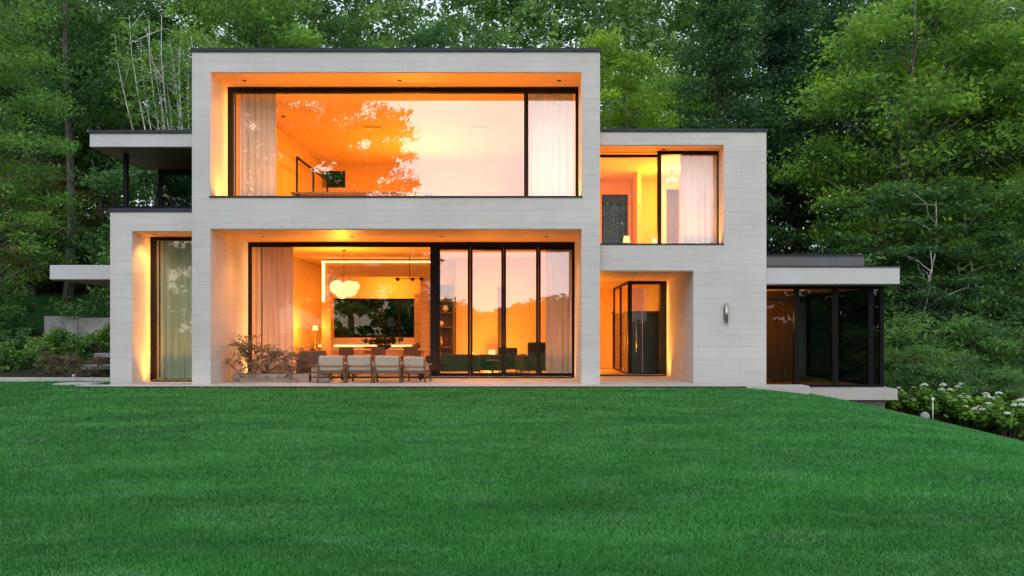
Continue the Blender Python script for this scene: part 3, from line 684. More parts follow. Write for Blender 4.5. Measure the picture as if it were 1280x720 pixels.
# left canopy slab
hb('canopy', 'fascia', -12.33, -10.502, .8, 5.2, 2.67, 3.04, bev=.008)
hb('soffit', 'walnut', -12.30, -10.504, .84, 5.16, 2.645, 2.668)
# annex
hb('annex_roof', 'fascia', 6.152, 9.63, .5, 7.0, 2.53, 2.96, bev=.01)
hb('roof_edge', 'flash', 6.152, 9.66, .47, 7.03, 2.961, 2.99)
hb('roof_parapet', 'grey_roof', 6.152, 9.35, 2.0, 6.5, 2.991, 3.39)
hb('roof_edge', 'flash', 6.152, 9.40, 1.96, 6.54, 3.391, 3.43)
yA = 1.2
window('window', 6.155, 9.54, -.16, 2.528, yA, .10, [(X(993, yA), X(999, yA)), (X(1041, yA), X(1048, yA)), (X(1086, yA), X(1092, yA))], 'glass_annex', ft=.09, fb=.06, dep=.12, fl=.07)
f = MB().box(9.44, 9.54, 1.33, 6.6, 2.44, 2.528).box(9.44, 9.54, 1.33, 6.6, -.16, -.1).box(9.44, 9.54, 3.9, 4.0, -.1, 2.44).box(9.44, 9.54, 6.6, 6.7, -.16, 2.528).build('window', M['black'], HS, 'side glazing of the annex')
MB().box(9.485, 9.497, 1.34, 3.89, -.1, 2.44).build('pane', M['glass_annex'], f); MB().box(9.485, 9.497, 4.01, 6.59, -.1, 2.44).build('pane', M['glass_annex'], f)
hb('wall', 'stone2', 6.155, 9.54, 6.72, 6.9, -1.5, 2.528)
hb('inner_wall', 'plaster', 6.152, 6.175, 1.34, 6.7, -.15, 2.52)
hb('ground_floor', 'floorwood', 6.176, 9.43, 1.34, 6.7, -.45, -.17)
hb('transom', 'black', 6.225, X(993, yA), yA + .01, yA + .09, Z(376, yA), Z(373, yA))
b = MB().box(7.17, 9.60, .55, 1.19, -.45, -.16, bev=.01); b.build('plinth', M['paving'], HS)
hb('foundation', 'concrete', 7.3, 9.45, .95, 6.7, -1.9, -.452)
hb('foundation', 'stone2', 6.152, 7.16, .35, 1.19, -1.2, -.16)
hb('ceiling', 'plaster', 6.18, 9.43, 1.34, 6.7, 2.49, 2.528)
# wall light
S = thing('wall_light', 'slim vertical metal wall light on the blank stone wall right of the entrance', 'wall light', (X(907, .3), .3, Z(392, .3)))
MB().box(-.05, .05, -.025, 0, -.16, .16, bev=.008).build('back_plate', M['charcoal'], S)
MB().lathe([(.0, -.25), (.045, -.24), (.045, .24), (.0, .25)], (0, -.085, 0), 16).build('shade', M['steel'], S)
MB().lathe([(.0, 0), (.034, .001), (.034, .03), (0, .031)], (0, -.085, .252), 12).build('diffuser', M['white'], S)

# recessed lights in soffits
def spot_light(x, y, z, p, r=.05, c=(1, .44, .11), name='soffit_light', label='', ang=120):
    t = thing('recessed_light', label, 'ceiling light', (x, y, z), 0, 'small recessed downlights')
    MB().lathe([(r * .7, -.002), (r, -.004), (r, -.012), (r * .8, -.014)], (0, 0, 0), 16).build('rim', M['charcoal'], t)
    MB().lathe([(0, -.003), (r * .68, -.003), (r * .68, -.007), (0, -.007)], (0, 0, 0), 12).build('lens', M['glow'], t)
    l = bpy.data.lights.new('bulb', 'SPOT'); l.energy = p * 2.2; l.color = c; l.spot_size = R(ang); l.spot_blend = .9; l.shadow_soft_size = .05
    o = bpy.data.objects.new('bulb', l); col.objects.link(o); o.location = (0, 0, -.03); o.parent = t
for x_, w in ((-7.0, 'far left'), (-4.6, 'left of the middle'), (-2.2, 'right of the middle'), (.6, 'far right')):
    spot_light(x_, 1.4, 3.853, 40, label='tiny downlight in the ground floor soffit, ' + w)
for x_, w in ((-7.2, 'above the left reveal'), (-3.2, 'over the middle of the big window'), (.9, 'above the right reveal')):
    spot_light(x_, .6, 7.773, 26, label='tiny downlight in the upper window soffit ' + w)
spot_light(3.0, 2.2, 2.833, 30, label='tiny downlight over the entrance recess')
spot_light(3.6, .65, 6.018, 10, label='tiny downlight over the upper right window')
spot_light(-9.6, .8, 3.836, 45, label='tiny downlight in the soffit of the left block')

# uplights set in the recess floors; those washing the soffits are added
def uplight(x, y, z, p, label, c=(1, .42, .10)):
    t = thing('floor_uplight', label, 'floor light', (x, y, z), 0, 'small recessed floor uplights')
    MB().lathe([(.035, 0), (.05, 0), (.05, .008), (.035, .008)], (0, 0, 0), 16).build('rim', M['charcoal'], t)
    MB().lathe([(0, .001), (.034, .001), (.034, .005), (0, .005)], (0, 0, 0), 12).build('lens', M['glow'], t)
    l = bpy.data.lights.new('bulb', 'SPOT'); l.energy = p; l.color = c; l.spot_size = R(150); l.spot_blend = .9; l.shadow_soft_size = .04
    o = bpy.data.objects.new('bulb', l); col.objects.link(o); o.location = (0, 0, .03); o.rotation_euler = (R(180), 0, 0); o.parent = t
def strip(x, y, z, ln, p, rot, label, c=(1, .34, .045), lip=.03):
    # aluminium channel with a linear lamp in it; local: runs along X, shines along +Z
    t = thing('linear_light', label, 'strip light', (x, y, z), 0, 'linear lights washing the recesses'); t.rotation_euler = rot
    MB().box(-ln / 2, ln / 2, -.035, -.028, 0, lip).box(-ln / 2, ln / 2, .028, .035, 0, lip).box(-ln / 2, ln / 2, -.028, .028, 0, .004).build('channel', M['flash'], t)
    l = bpy.data.lights.new('tube', 'AREA'); l.shape = 'RECTANGLE'; l.size = ln - .02; l.size_y = .04; l.energy = p; l.color = c
    o = bpy.data.objects.new('tube', l); col.objects.link(o); o.location = (0, 0, .008); o.rotation_euler = (R(180), 0, 0); o.parent = t
strip(-3.2, .55, 4.702, 9.1, 300, (0, 0, 0), 'long added uplight hidden along the sill of the big upper window', lip=.014)  # added to wash the soffit evenly, out of sight behind the sill
strip(-3.2, 2.55, .0, 9.1, 260, (0, 0, 0), 'long added uplight hidden in the terrace floor along the ground floor glazing', lip=.05)  # added to light the soffit, its front lip hides the lamp
strip(3.45, .72, 3.55, 3.0, 50, (0, 0, 0), 'added linear uplight hidden along the sill of the upper right window')  # added uplight for the soffit above
strip(-9.08, 1.0, .0, 1.4, 60, (0, 0, 0), 'short linear uplight at the foot of the tall window in the left block', lip=.05)
strip(3.15, 3.6, .0, 2.1, 60, (0, 0, 0), 'short added uplight hidden in the floor of the entrance recess', lip=.05)  # added uplight for the entrance soffit, lamp hidden by the lip
strip(-9.66, 1.22, 1.9, 3.6, 19, (0, R(-90), 0), 'vertical strip light beside the frame of the tall left window', (1, .40, .08), .012)
strip(-7.60, 1.10, 6.2, 2.9, 13, (0, R(-90), 0), 'vertical strip light at the left jamb of the big upper window', (1, .40, .08), .012)
strip(-7.42, 2.66, 1.9, 3.6, 14, (0, R(-90), 0), 'vertical strip light at the left jamb of the ground floor glazing', (1, .44, .14), .012)
strip(4.05, 3.95, 1.4, 2.6, 14, (0, R(90), 0), 'vertical strip light at the right jamb of the entrance door', (1, .40, .08), .012)
# room lights
WARM = (1, .33, .026)
PW = 3.1
def lamp_in(parent, loc, power, size=.12, c=WARM):
    l = bpy.data.lights.new('bulb', 'POINT'); l.energy = power * PW; l.color = c; l.shadow_soft_size = size
    o = bpy.data.objects.new('bulb', l); col.objects.link(o); o.location = loc; o.parent = parent; return o
def ceiling_panel(x, y, z, p, w, d, label):
    t = thing('ceiling_light', label, 'ceiling light', (x, y, z), 0, 'flush ceiling lights')
    MB().box(-w / 2 - .02, w / 2 + .02, -d / 2 - .02, d / 2 + .02, -.03, -.001).build('frame', M['plaster'], t)
    l = bpy.data.lights.new('bulb', 'AREA'); l.energy = p * PW; l.color = WARM; l.shape = 'RECTANGLE'; l.size = w; l.size_y = d
    o = bpy.data.objects.new('bulb', l); col.objects.link(o); o.location = (0, 0, -.034); o.parent = t
def pendant(x, y, ztop, zc, label, balls, p, cat='pendant lamp'):
    t = thing('pendant_lamp', label, cat, (x, y, zc))
    MB().tube([(0, 0, 0), (0, 0, ztop - zc)], .008, 5).build('cable', M['charcoal'], t)
    MB().lathe([(.0, -.03), (.06, -.02), (.06, 0), (0, 0)], (0, 0, ztop - zc), 12).build('ceiling_rose', M['charcoal'], t)
    for c, r in balls: MB().ball(c, r, 3).build('globe', M['glow_soft'], t)
    if p: lamp_in(t, (0, -.35, -.1), p)
    return t
pendant(X(430, 5), 5, 3.85, Z(361, 5), 'big glowing cluster pendant of round shades above the dining table', [((-.22, 0, .05), .22), ((.16, .04, .0), .26), ((-.02, -.15, -.12), .2), ((.33, 0, .08), .16)], 150)
pendant(X(354, 4), 4, 7.77, Z(137, 4), 'small sparkling pendant behind the left curtain upstairs', [((-.1, 0, 0), .09), ((.08, .03, .03), .1), ((.02, -.08, -.09), .08), ((.16, 0, -.05), .06)], 150)
pendant(X(840, 3.4), 3.4, 6.0, Z(225, 3.4), 'small chandelier of globes in the upper right room', [((-.12, 0, 0), .06), ((.0, .0, .04), .06), ((.12, 0, 0), .06)], 95)
ceiling_panel(-4.8, 5.5, 7.77, 85, .5, .5, 'flush light in the ceiling of the big upper room, left one')
ceiling_panel(-1.4, 5.5, 7.77, 90, .5, .5, 'flush light in the ceiling of the big upper room, right one')
ceiling_panel(-1.0, 5.2, 3.85, 60, .5, .5, 'flush light in the ceiling above the dark armchairs')
ceiling_panel(-5.2, 9.6, 3.85, 50, .5, .3, 'flush light in the kitchen ceiling')
def table_lamp(x, y, z, label, p, s=1.0, name='table_lamp', stand=.28):
    t = thing(name, label, 'lamp', (x, y, z))
    MB().lathe([(.0, 0), (.08 * s, .0), (.08 * s, .015), (.012, .03), (.012, stand), (0, stand)], (0, 0, 0), 14).build('stand', M['brass'], t)
    MB().lathe([(.0, 0), (.13 * s, .0), (.10 * s, .22 * s), (0, .22 * s)], (0, 0, stand + .001), 18).build('shade', M['glow_soft'], t)
    if p: lamp_in(t, (0, -.3, stand + .1), p, .1)
    return t
# floor lamps upstairs and beyond the doors, some added to light the rooms
table_lamp(-7.2, 7.6, .0, 'tall thin floor lamp with small lit shade behind the sheer curtain', 26, .8, 'floor_lamp', 1.35)
table_lamp(X(518, 8), 8, 4.68, 'lit floor lamp at the foot of the rear wall upstairs', 170, 1.3, 'floor_lamp', .5)
table_lamp(-1.1, 7.4, 0, 'added floor lamp behind the dark armchairs', 38, 1.1, 'floor_lamp', .45)  # added to brighten the room behind the doors
table_lamp(4.0, 4.3, 3.53, 'low added lamp on the floor of the upper right room', 16, 1, 'floor_lamp', .4)  # this and the next lamp are added for the room's orange light
table_lamp(2.9, 2.6, 3.53, 'low added lamp behind the set-back pane of the upper right window', 34, .8, 'floor_lamp', .3)
table_lamp(2.25, 7.5, 0, 'lit lamp at the end of the entrance passage', 50, 1, 'floor_lamp', .9)
hb('inner_wall', 'walnut', 6.178, 8.0, 3.4, 3.46, -.168, 2.488)  # panel added to catch the lamp glow behind the first annex pane
table_lamp(6.66, 2.7, -.17, 'dim lamp glowing inside the glazed annex by the stone wall', 17, .8, 'floor_lamp', 1.75)

# ------------------------------------------------------------------ curtains
def curtain(x0, x1, y, z0, z1, mat, label, amp=.05, wl=.17):
    n = int((x1 - x0) / .018); xs = np.linspace(x0, x1, n); ph = 2 * np.pi * (xs - x0) / wl + .9 * np.sin((xs - x0) * 3.1) + .5 * np.sin((xs - x0) * 9.3)
    zs = np.linspace(z0, z1, 9); V = []
    for s in (0, .006):
        for k, z in enumerate(zs):
            a = amp * (.65 + .35 * (1 - k / 8)); V.append(np.stack([xs + .3 * a * np.sin(ph * 2), y + s + a * np.sin(ph), np.full(n, z)], 1))
    V = np.concatenate(V); i = np.arange(9 * n).reshape(9, n)
    F = np.stack([i[:-1, :-1], i[:-1, 1:], i[1:, 1:], i[1:, :-1]], -1).reshape(-1, 4); F = np.concatenate([F, F[:, ::-1] + 9 * n])
    t = thing('curtain', label, 'curtain', (0, 0, 0), 0, 'floor-length curtains')
    link(fast_mesh('cloth', V, F, M[mat], smooth=True), 'cloth', t)
    MB().tube([(x0 - .05, y, z1 + .012), (x1 + .05, y, z1 + .012)], .012, 6).build('rail', M['charcoal'], t)
curtain(X(300, 1.55), X(346, 1.55), 1.55, 4.69, 7.74, 'curtain', 'pale grey sheer curtain at the left end of the big upper window')
curtain(X(661, 1.5), X(716, 1.5), 1.5, 4.69, 7.74, 'curtain', 'white curtain filling the narrow right pane of the big upper window')
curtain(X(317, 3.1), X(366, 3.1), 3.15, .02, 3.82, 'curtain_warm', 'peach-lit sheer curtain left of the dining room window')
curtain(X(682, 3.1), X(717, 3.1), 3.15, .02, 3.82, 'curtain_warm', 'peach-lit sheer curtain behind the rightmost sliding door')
curtain(X(851, 1.1), X(896, 1.1), 1.2, 3.55, 5.98, 'curtain', 'white curtain behind the front pane of the upper right window')
curtain(X(197, 1.6), X(240, 1.6), 1.62, .02, 3.8, 'curtain_grey', 'grey-green curtain behind the tall window of the left block')

# ------------------------------------------------------------------ kitchen and living room
PT = thing('kitchen_portal', 'orange-lit wooden portal with glowing strip framing the kitchen', 'wall portal', (0, 0, 0))
bx('lintel', M['oak'], PT, -7.03, -3.25, 7.8, 8.3, 3.25, 3.70); bx('post', M['oak'], PT, -7.03, -6.72, 7.8, 8.3, .005, 3.249); bx('post', M['oak'], PT, -3.6, -3.25, 7.8, 8.3, .005, 3.249)
bx('light_strip', M['led'], PT, -7.03, -3.25, 7.75, 7.798, 3.72, 3.76); bx('light_strip', M['led'], PT, -7.0, -6.93, 7.74, 7.797, 2.35, 3.69)
KC = thing('kitchen_counter', 'long kitchen counter with pale lit top under the dark rear window', 'counter', (-5.6, 9.6, 0))
bx('cabinet', M['oak'], KC, -2.0, 1.6, -.4, .6, .0, .84); bx('worktop', M['marble'], KC, -2.05, 1.65, -.45, .62, .842, .9); bx('light_strip', M['led'], KC, -1.9, 1.5, -.43, -.41, .78, .82)
window('window', KW[0], KW[1], KW[2], KW[3], 11.05, .06, [(X(497, 11), X(500, 11))], 'glass_rear', label='dark rear window of the kitchen')
window('window', UW[0], UW[1], UW[2], UW[3], 11.05, .05, [], 'glass_rear', label='dark high rear window of the big upper room')
CB = thing('tall_cabinet', 'tall brown cabinet right of the kitchen window', 'cabinet', (-3.85, 9.9, 0))
bx('body', M['oak'], CB, -.25, .45, 0, .6, 0, 2.75); bx('door', M['oak'], CB, -.24, .09, -.025, -.002, .05, 2.7); bx('door', M['oak'], CB, .1, .44, -.025, -.002, .05, 2.7)
SH = thing('bookshelf', 'dark shelf with small lit ornaments behind the leftmost sliding door', 'shelf', (-2.78, 7.6, 0))
bx('back_panel', M['walnut'], SH, -.34, .34, .36, .4, 0, 2.95); 
for a in (-.36, .32): bx('side_panel', M['walnut'], SH, a, a + .04, 0, .4, 0, 2.95)
for z in (.02, .75, 1.45, 1.95, 2.35, 2.9): bx('shelf_board', M['walnut'], SH, -.318, .318, .01, .358, z, z + .04)
LI = 'ornaments on the dark shelf'
for nm, lab, x_, z, pr, mt in [('bowl', 'pale bowl on the upper middle board of the dark shelf', -.05, 2.391, [(.04, 0), (.13, .09), (.13, .1), (.0, .1)], 'white'),
     ('vase', 'round cream vase on the middle board of the dark shelf', .05, 1.991, [(.05, 0), (.12, .1), (.1, .2), (.04, .25), (0, .25)], 'marble'),
     ('vase', 'brass vase on the lower board of the dark shelf', -.1, .791, [(.05, 0), (.09, .15), (.05, .3), (.06, .36), (0, .36)], 'brass'),
     ('jar', 'small white jar on the third board of the dark shelf', -.1, 1.491, [(.05, 0), (.1, .08), (.09, .18), (0, .2)], 'white')]:
    o = MB().lathe(pr, (0, 0, 0), 16).build(nm, M[mt]); o.location = (-2.78 + x_, 7.75, z); tag(o, lab, 'ornament', LI)
LR = hb('inner_wall', 'plaster', -2.38, 1.41, 8.0, 8.15, .003, 3.855)
hb('inner_wall', 'walnut', X(622, 7.9), X(631, 7.9), 7.9, 7.998, .003, 2.9)

def dining_chair_out():
    t = bpy.data.objects.new('terrace_chair', None); col.objects.link(t)
    for sx in (-1, 1):
        for sy in (-1, 1):
            MB().tube([(sx * .33, sy * .29, 0), (sx * .31, sy * .27, .36 if sy > 0 else .62)], [.024, .028], 7).build('leg', M['walnut'], t)
        MB().box(sx * .335 - .025, sx * .335 + .025, -.29, .31, .46, .49, bev=.006).build('armrest', M['teak'], t)
    MB().box(-.31, .31, -.27, .28, .24, .30, bev=.005).build('seat_frame', M['walnut'], t)
    MB().box(-.30, .30, -.26, .28, .302, .43, bev=.045, seg=3).build('seat_cushion', M['pale_fabric'], t)
    MB().box(-.30, .30, -.36, -.24, .44, .70, bev=.045, seg=3, rot=(R(8), 0, 0)).build('back_cushion', M['pale_fabric'], t)
    MB().tube([(-.31, -.27, .45), (.31, -.27, .45)], .014, 6).build('back_rail', M['charcoal'], t)
    return t
ch = dining_chair_out()
for i, (px, lab) in enumerate([(416, 'low pale-cushioned terrace chair at the left end of the row of four'), (451, 'second terrace chair from the left, backed to the lawn'), (487, 'third terrace chair from the left, backed to the lawn'), (519, 'terrace chair at the right end of the row, nearest the black sliding frame')]):
    o = ch if i == 0 else copy_tree(ch); o.location = (X(px, .75) + [0, .03, -.02, .02][i], [.72, .80, .70, .92][i], -.003); o.rotation_euler = (0, 0, [.10, -.07, .05, -.16][i]); tag(o, lab, 'chair', 'terrace chairs in a row')
    if i == 3: o.scale = (.9, .9, .95)
TT = thing('terrace_table', 'low teak table beyond the row of pale terrace chairs', 'table', (-3.85, 1.95, -.003))
MB().box(-1.15, 1.15, -.42, .42, .42, .46, bev=.008).build('tabletop', M['teak'], TT)
for sx in (-1, 1):
    for sy in (-1, 1): MB().box(sx * 1.05 - .035, sx * 1.05 + .035, sy * .34 - .035, sy * .34 + .035, 0, .419).build('leg', M['charcoal'], TT)
AC = thing('armchair', 'brown cushioned armchair between the planter and the row of chairs', 'armchair', (X(396, 1.9), 1.9, -.003), .5)
MB().box(-.36, .36, -.34, .34, .16, .40, bev=.05, seg=3).build('seat', M['brown_fabric'], AC)
MB().box(-.36, .36, .25, .40, .30, .78, bev=.06, seg=3, rot=(R(-8), 0, 0)).build('backrest', M['brown_fabric'], AC)
for s in (-1, 1):
    MB().box(s * .42 - .07, s * .42 + .07, -.34, .36, .16, .56, bev=.05, seg=3).build('armrest', M['brown_fabric'], AC)
    for q in (-1, 1): MB().tube([(s * .34, q * .28, 0), (s * .34, q * .28, .17)], .02, 6).build('leg', M['charcoal'], AC)
PL = thing('planter', 'long low wooden planter with dry shrubs at the left end of the terrace', 'planter', (-6.55, .95, -.003))
b = MB(); b.box(-.98, .98, -.25, -.22, 0, .22).box(-.98, .98, .22, .25, 0, .22).box(-.98, -.95, -.22, .22, 0, .22).box(.95, .98, -.22, .22, 0, .22); b.build('box', M['teak'], PL)
MB().box(-.948, .948, -.218, .218, .02, .16).build('soil', simple('soil', (.04, .028, .02), .95, bump=.6), PL)
CR = thing('wooden_crate', 'square slatted wooden crate at the right end of the planter', 'crate', (-5.28, .85, -.003), .1)
for z in (.02, .15, .28): MB().box(-.22, .22, -.22, -.2, z, z + .10).box(-.22, .22, .2, .22, z, z + .10).box(-.22, -.2, -.2, .2, z, z + .10).box(.2, .22, -.2, .2, z, z + .10).build('slat_ring', M['teak'], CR)
MB().box(-.2, .2, -.2, .2, .015, .03).build('bottom', M['teak'], CR)
for sx in (-1, 1):
    for sy in (-1, 1): MB().box(sx * .185 - .014, sx * .185 + .014, sy * .185 - .014, sy * .185 + .014, .03, .37).build('corner_post', M['walnut'], CR)

HC = thing('glazing_stand_in', 'dark green-grey block with a pale vertical edge, standing in for dim garden glazing behind the entrance door', 'cabinet', (3.75, 5.3, .001))  # solid block in place of the dark garden glazing and its green reflection
M['deep_green'] = simple('deep_green_stand_in', (.018, .05, .04), .25, var=.2)
MB().box(-.54, .53, 0, .45, 0, 1.96).build('body', M['deep_green'], HC)
for a, c in ((-.53, -.02), (.0, .52)): MB().box(a, c, -.022, -.002, .04, 1.94).build('door', M['deep_green'], HC)
MB().box(-.018, -.002, -.03, -.003, .03, 1.95).build('edge_strip', M['white'], HC)
# inside: dining table, centrepiece, chairs
DT = thing('dining_table', 'dining table with pale top inside, below the glowing pendant', 'table', (-4.35, 5.0, .003))
MB().box(-1.5, 1.5, -.5, .5, .72, .76, bev=.008).build('tabletop', M['oak'], DT)
for s in (-1, 1): MB().box(s * 1.1 - .06, s * 1.1 + .06, -.35, .35, 0, .719).build('leg', M['walnut'], DT)
rng = np.random.default_rng(12)
PB = thing('table_plant', 'wide dark leafy arrangement in a low bowl on the dining table', 'plant', (-4.35, 4.9, .765))
MB().lathe([(.1, 0), (.22, .08), (.24, .13), (.0, .13)], (0, 0, 0), 18).build('bowl', M['charcoal'], PB)
C = np.stack([rng.normal(size=26) * .3, rng.normal(size=26) * .12, .18 + .14 * rng.random(26)], 1)
V, F = leaves(rng, clump_points(rng, C, np.full(26, .1), 40, .8), .07, .4, .6); link(fast_mesh('leaves', V, F, M['leaf'], rng.random(len(F))), 'leaves', PB, (.02, .03, .012))
b = MB()
for c in C[:14]: b.tube([(c[0] * .3, c[1] * .3, .1), tuple(c)], [.006, .003], 4)
b.build('stems', M['bark_brown'], PB)
def inside_chair():
    t = bpy.data.objects.new('dining_chair', None); col.objects.link(t)
    for sx in (-1, 1):
        MB().tube([(sx * .22, .2, 0), (sx * .2, .19, .44)], [.014, .018], 6).build('leg', M['walnut'], t)
        MB().tube([(sx * .23, -.22, 0), (sx * .21, -.2, .45), (sx * .2, -.25, .82)], [.014, .018, .014], 6).build('leg', M['walnut'], t)
    MB().box(-.24, .24, -.22, .23, .43, .50, bev=.025, seg=3).build('seat', M['brown_fabric'], t)
    MB().box(-.21, .21, -.27, -.22, .6, .84, bev=.02, seg=3).build('backrest', M['brown_fabric'], t)
    return t
ic = inside_chair()
for i, (x_, y_, r, w) in enumerate([(-5.35, 4.25, .05, 'left of the three with their backs to the window'), (-4.35, 4.22, -.05, 'middle of the three with their backs to the window'), (-3.4, 4.25, .02, 'right of the three with their backs to the window'), (-5.0, 5.75, 3.1, 'left one across the dining table'), (-3.7, 5.75, 3.2, 'right one across the dining table')]):
    o = ic if i == 0 else copy_tree(ic); o.location = (x_, y_, .003); o.rotation_euler = (0, 0, r); tag(o, 'brown indoor dining chair, ' + w, 'chair', 'indoor dining chairs')
# track with spots
TK = thing('spotlight_track', 'dark three-headed spotlight bar hanging in front of the kitchen lintel', 'spotlight', (X(512, 6.8), 6.8, Z(349, 6.8)))
MB().tube([(-.5, 0, .02), (.5, 0, .02)], .012, 6).build('bar', M['charcoal'], TK); MB().tube([(0, 0, .02), (0, 0, 3.853 - Z(349, 6.8))], .01, 5).build('rod', M['charcoal'], TK)
for x_ in (-.4, .1, .4): MB().ball((x_, 0, 0), .075, 2, (1, 1, .85)).build('lamp_head', M['charcoal'], TK)
# sofa and armchairs (dark)
def sofa(name, label, cat, x, y, w, rz, hgt, mat='dark_fabric'):
    t = thing(name, label, cat, (x, y, .003), rz)
    MB().box(-w / 2, w / 2, -.4, .4, .1, .40, bev=.04, seg=3).build('seat', M[mat], t)
    MB().box(-w / 2, w / 2, .28, .48, .3, hgt, bev=.06, seg=3).build('backrest', M[mat], t)
    for s in (-1, 1): MB().box(s * (w / 2 + .08) - .09, s * (w / 2 + .08) + .09, -.42, .46, .1, .58, bev=.05, seg=3).build('armrest', M[mat], t)
    for s in (-1, 1):
        for q in (-1, 1): MB().tube([(s * w * .45, q * .33, 0), (s * w * .45, q * .33, .11)], .02, 6).build('leg', M['black'], t)
    return t
sofa('sofa', 'long dark sofa seen from behind inside the leftmost sliding doors', 'sofa', -2.15, 4.6, 1.3, R(180), .62)
sofa('armchair', 'dark armchair with rounded back left of the right door post', 'armchair', -1.0, 5.2, .55, R(150), .60)
sofa('armchair', 'high-backed dark armchair beside the right curtain', 'armchair', .35, 5.0, .75, R(200), .98)
sofa('armchair', 'dark armchair with a low back in the centre of the third sliding door', 'armchair', -.45, 5.9, .6, R(170), .80)
ST = thing('side_table', 'small round dark side table between the armchairs', 'table', (-.95, 4.3, .003))
MB().lathe([(.0, .42), (.2, .42), (.2, .45), (0, .45)], (0, 0, 0), 18).build('tabletop', M['walnut'], ST); MB().lathe([(.13, 0), (.13, .015), (.02, .03), (.02, .419), (0, .419)], (0, 0, 0), 12).build('leg', M['charcoal'], ST)

# upstairs
LT_ = thing('long_desk', 'long low pale desk standing behind the big upper window', 'desk', (X(455, 4.0), 4.0, 4.682))
MB().box(-2.1, 2.1, -.35, .35, .70, .76, bev=.006).build('desktop', M['oak'], LT_)
for s in (-1, 1): MB().box(s * 1.9 - .04, s * 1.9 + .04, -.3, .3, 0, .699).build('leg', M['charcoal'], LT_)
BD = thing('bed', 'bed with a grey headboard in the right half of the big upper room', 'bed', (X(615, 8), 8.0, 4.682))
MB().box(-1.15, 1.15, 1.3, 1.42, 0, 1.75, bev=.03).build('headboard', simple('mauve_fabric', (.30, .24, .24), .9), BD)
MB().box(-.95, .95, -.9, 1.28, .12, .62, bev=.06, seg=3).build('mattress', M['linen_white'], BD)
for s in (-1, 1): MB().box(s * .45 - .35, s * .45 + .35, .8, 1.2, .63, .85, bev=.08, seg=3).build('pillow', M['linen_white'], BD)
TRK = thing('glass_partition', 'black-framed glass partition running back along the left wall upstairs', 'partition', (0, 0, 0))
f = MB().box(-7.3, -7.25, 5.6, 9.6, 6.86, 6.93).box(-7.3, -7.25, 5.6, 5.66, 4.682, 6.86).box(-7.3, -7.25, 7.6, 7.66, 4.682, 6.86).box(-7.3, -7.25, 9.54, 9.6, 4.682, 6.86).build('frame', M['black'], TRK)
MB().box(-7.28, -7.27, 5.67, 7.59, 4.69, 6.855).build('pane', M['glass'], TRK); MB().box(-7.28, -7.27, 7.67, 9.53, 4.69, 6.855).build('pane', M['glass'], TRK)

# ------------------------------------------------------------------ left garden
RWL = thing('retaining_wall', 'weathered pale concrete retaining wall on the left grass bank', 'wall', (0, 0, 0))
for a, c in ((-16.8, -15.62), (-15.60, -12.6), (-12.58, -10.8)): MB().box(a, c, 8.0, 8.3, .6, Z(395, 8) - (.0 if a < -15.7 else .06), bev=.012).build('block', M['concrete'], RWL)
for i, (a, c, y, z, w) in enumerate([(-13.4, -10.55, 4.9, .64, 'upper'), (-13.0, -10.55, 3.5, .33, 'lower')]):
    o = MB().box(a, c, y, y + .45, z - .14, z, bev=.02).build('stone_step', M['concrete']); tag(o, 'flat grey stone ledge in the left bed, the %s one' % w, 'stone step', 'stone ledges in the left bed')
p = MB().box(-17, -10.97, 1.85, 2.45, -.2, .03, bev=.015).build('path', M['paving']); tag(p, kind='structure')
p = MB().box(-11.9, -10.97, .2, .9, -.2, -.005, bev=.015).build('stepping_slab', M['paving']); tag(p, 'pale paving slab at the foot of the left block', 'paving slab')
o = thing('garden_light', 'tiny white garden spike light at the left lawn edge', 'garden light', (X(92, 1.7), 1.7, h(X(92, 1.7), 1.7)))
MB().tube([(0, 0, 0), (0, 0, .14)], .012, 6).build('spike', M['white'], o); MB().lathe([(.0, 0), (.03, 0), (.035, .06), (0, .06)], (0, 0, .14), 10).build('head', M['white'], o)
for px, y, w in ((1166, .75, 'white garden spike light among the right-hand flowers'),):
    xx = X(px, y); o = thing('garden_light', w, 'garden light', (xx, y, h(xx, y)))
    MB().tube([(0, 0, 0), (0, 0, .55)], .015, 6).build('spike', M['white'], o); MB().lathe([(.0, 0), (.035, 0), (.045, .08), (0, .08)], (0, 0, .55), 10).build('head', M['white'], o)
xx = X(1156, .5); o = MB().ball((0, 0, .09), .12, 3, (1, .8, 1)).build('garden_stone', M['concrete']); o.location = (xx, .5, h(xx, .5)); tag(o, 'small pale rounded stone at the lawn edge below the flowers', 'stone')

# ------------------------------------------------------------------ camera, sky, sun
cam = bpy.data.cameras.new('camera'); co = bpy.data.objects.new('camera', cam); col.objects.link(co); sc.camera = co
co.location = (0, CAMY, EYE); co.rotation_euler = (R(90), 0, 0); cam.lens = 28.125; cam.sensor_width = 36; cam.clip_end = 3000; cam.clip_start = .1
cam.shift_x = (640 - VX) / 1280; cam.shift_y = (VY - 360) / 1280

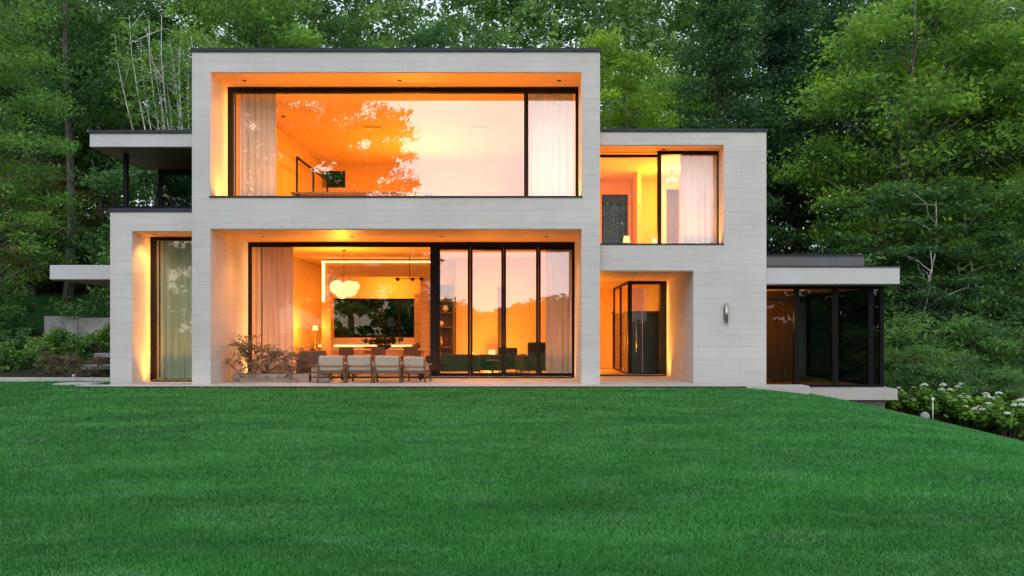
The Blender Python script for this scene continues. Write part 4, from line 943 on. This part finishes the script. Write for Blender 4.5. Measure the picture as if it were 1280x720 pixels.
w = bpy.data.worlds.new('World'); sc.world = w; w.use_nodes = True; nt = w.node_tree; L = nt.links; nt.nodes.clear()
SUN_EL = R(14); SUN_ROT = R(200)
out = N(nt, 'ShaderNodeOutputWorld'); bg = N(nt, 'ShaderNodeBackground'); bg.inputs[1].default_value = .10
sky = N(nt, 'ShaderNodeTexSky'); sky.sky_type = 'NISHITA'; sky.sun_disc = False; sky.sun_elevation = SUN_EL; sky.sun_rotation = SUN_ROT; sky.air_density = 1.3; sky.dust_density = 2
tc = N(nt, 'ShaderNodeTexCoord'); sp = N(nt, 'ShaderNodeSeparateXYZ'); L.new(tc.outputs['Generated'], sp.inputs[0])
dv = N(nt, 'ShaderNodeVectorMath', operation='DOT_PRODUCT'); L.new(tc.outputs['Generated'], dv.inputs[0]); dv.inputs[1].default_value = Vector((.10, -1, .17)).normalized()
neg = N(nt, 'ShaderNodeMapRange'); neg.interpolation_type = 'SMOOTHSTEP'; neg.inputs[1].default_value = .90; neg.inputs[2].default_value = .985; L.new(dv.outputs['Value'], neg.inputs[0])
cl = N(nt, 'ShaderNodeMix', data_type='RGBA'); cl.inputs[6].default_value = (11.3, 12.8, 15.0, 1); cl.inputs[7].default_value = (33, 28.6, 28.4, 1); L.new(neg.outputs[0], cl.inputs[0])
nz = N(nt, 'ShaderNodeTexNoise'); nz.inputs['Scale'].default_value = 2.2; nz.inputs['Detail'].default_value = 5; L.new(tc.outputs['Generated'], nz.inputs['Vector'])
cf = N(nt, 'ShaderNodeMapRange'); cf.inputs[1].default_value = .35; cf.inputs[2].default_value = .6; cf.inputs[3].default_value = .7; cf.inputs[4].default_value = .95; L.new(nz.outputs['Fac'], cf.inputs[0])
mx = N(nt, 'ShaderNodeMix', data_type='RGBA'); L.new(cf.outputs[0], mx.inputs[0]); L.new(sky.outputs[0], mx.inputs[6]); L.new(cl.outputs[2], mx.inputs[7])
L.new(mx.outputs[2], bg.inputs[0]); L.new(bg.outputs[0], out.inputs[0])
sl = bpy.data.lights.new('sun', 'SUN'); sl.energy = .5; sl.angle = R(25); sl.color = (1, .96, .92); so = bpy.data.objects.new('sun', sl); col.objects.link(so)
so.rotation_euler = (R(90) - SUN_EL - R(20), 0, R(-20))

sc.view_settings.view_transform = 'Standard'; sc.view_settings.look = 'None'; sc.view_settings.exposure = 0; sc.view_settings.gamma = 1
sc.view_settings.use_curve_mapping = False
cy = sc.cycles; cy.max_bounces = 8; cy.diffuse_bounces = 4; cy.glossy_bounces = 4; cy.transmission_bounces = 4; cy.transparent_max_bounces = 24
cy.sample_clamp_indirect = 6; cy.use_denoising = True; cy.caustics_reflective = False; cy.caustics_refractive = False
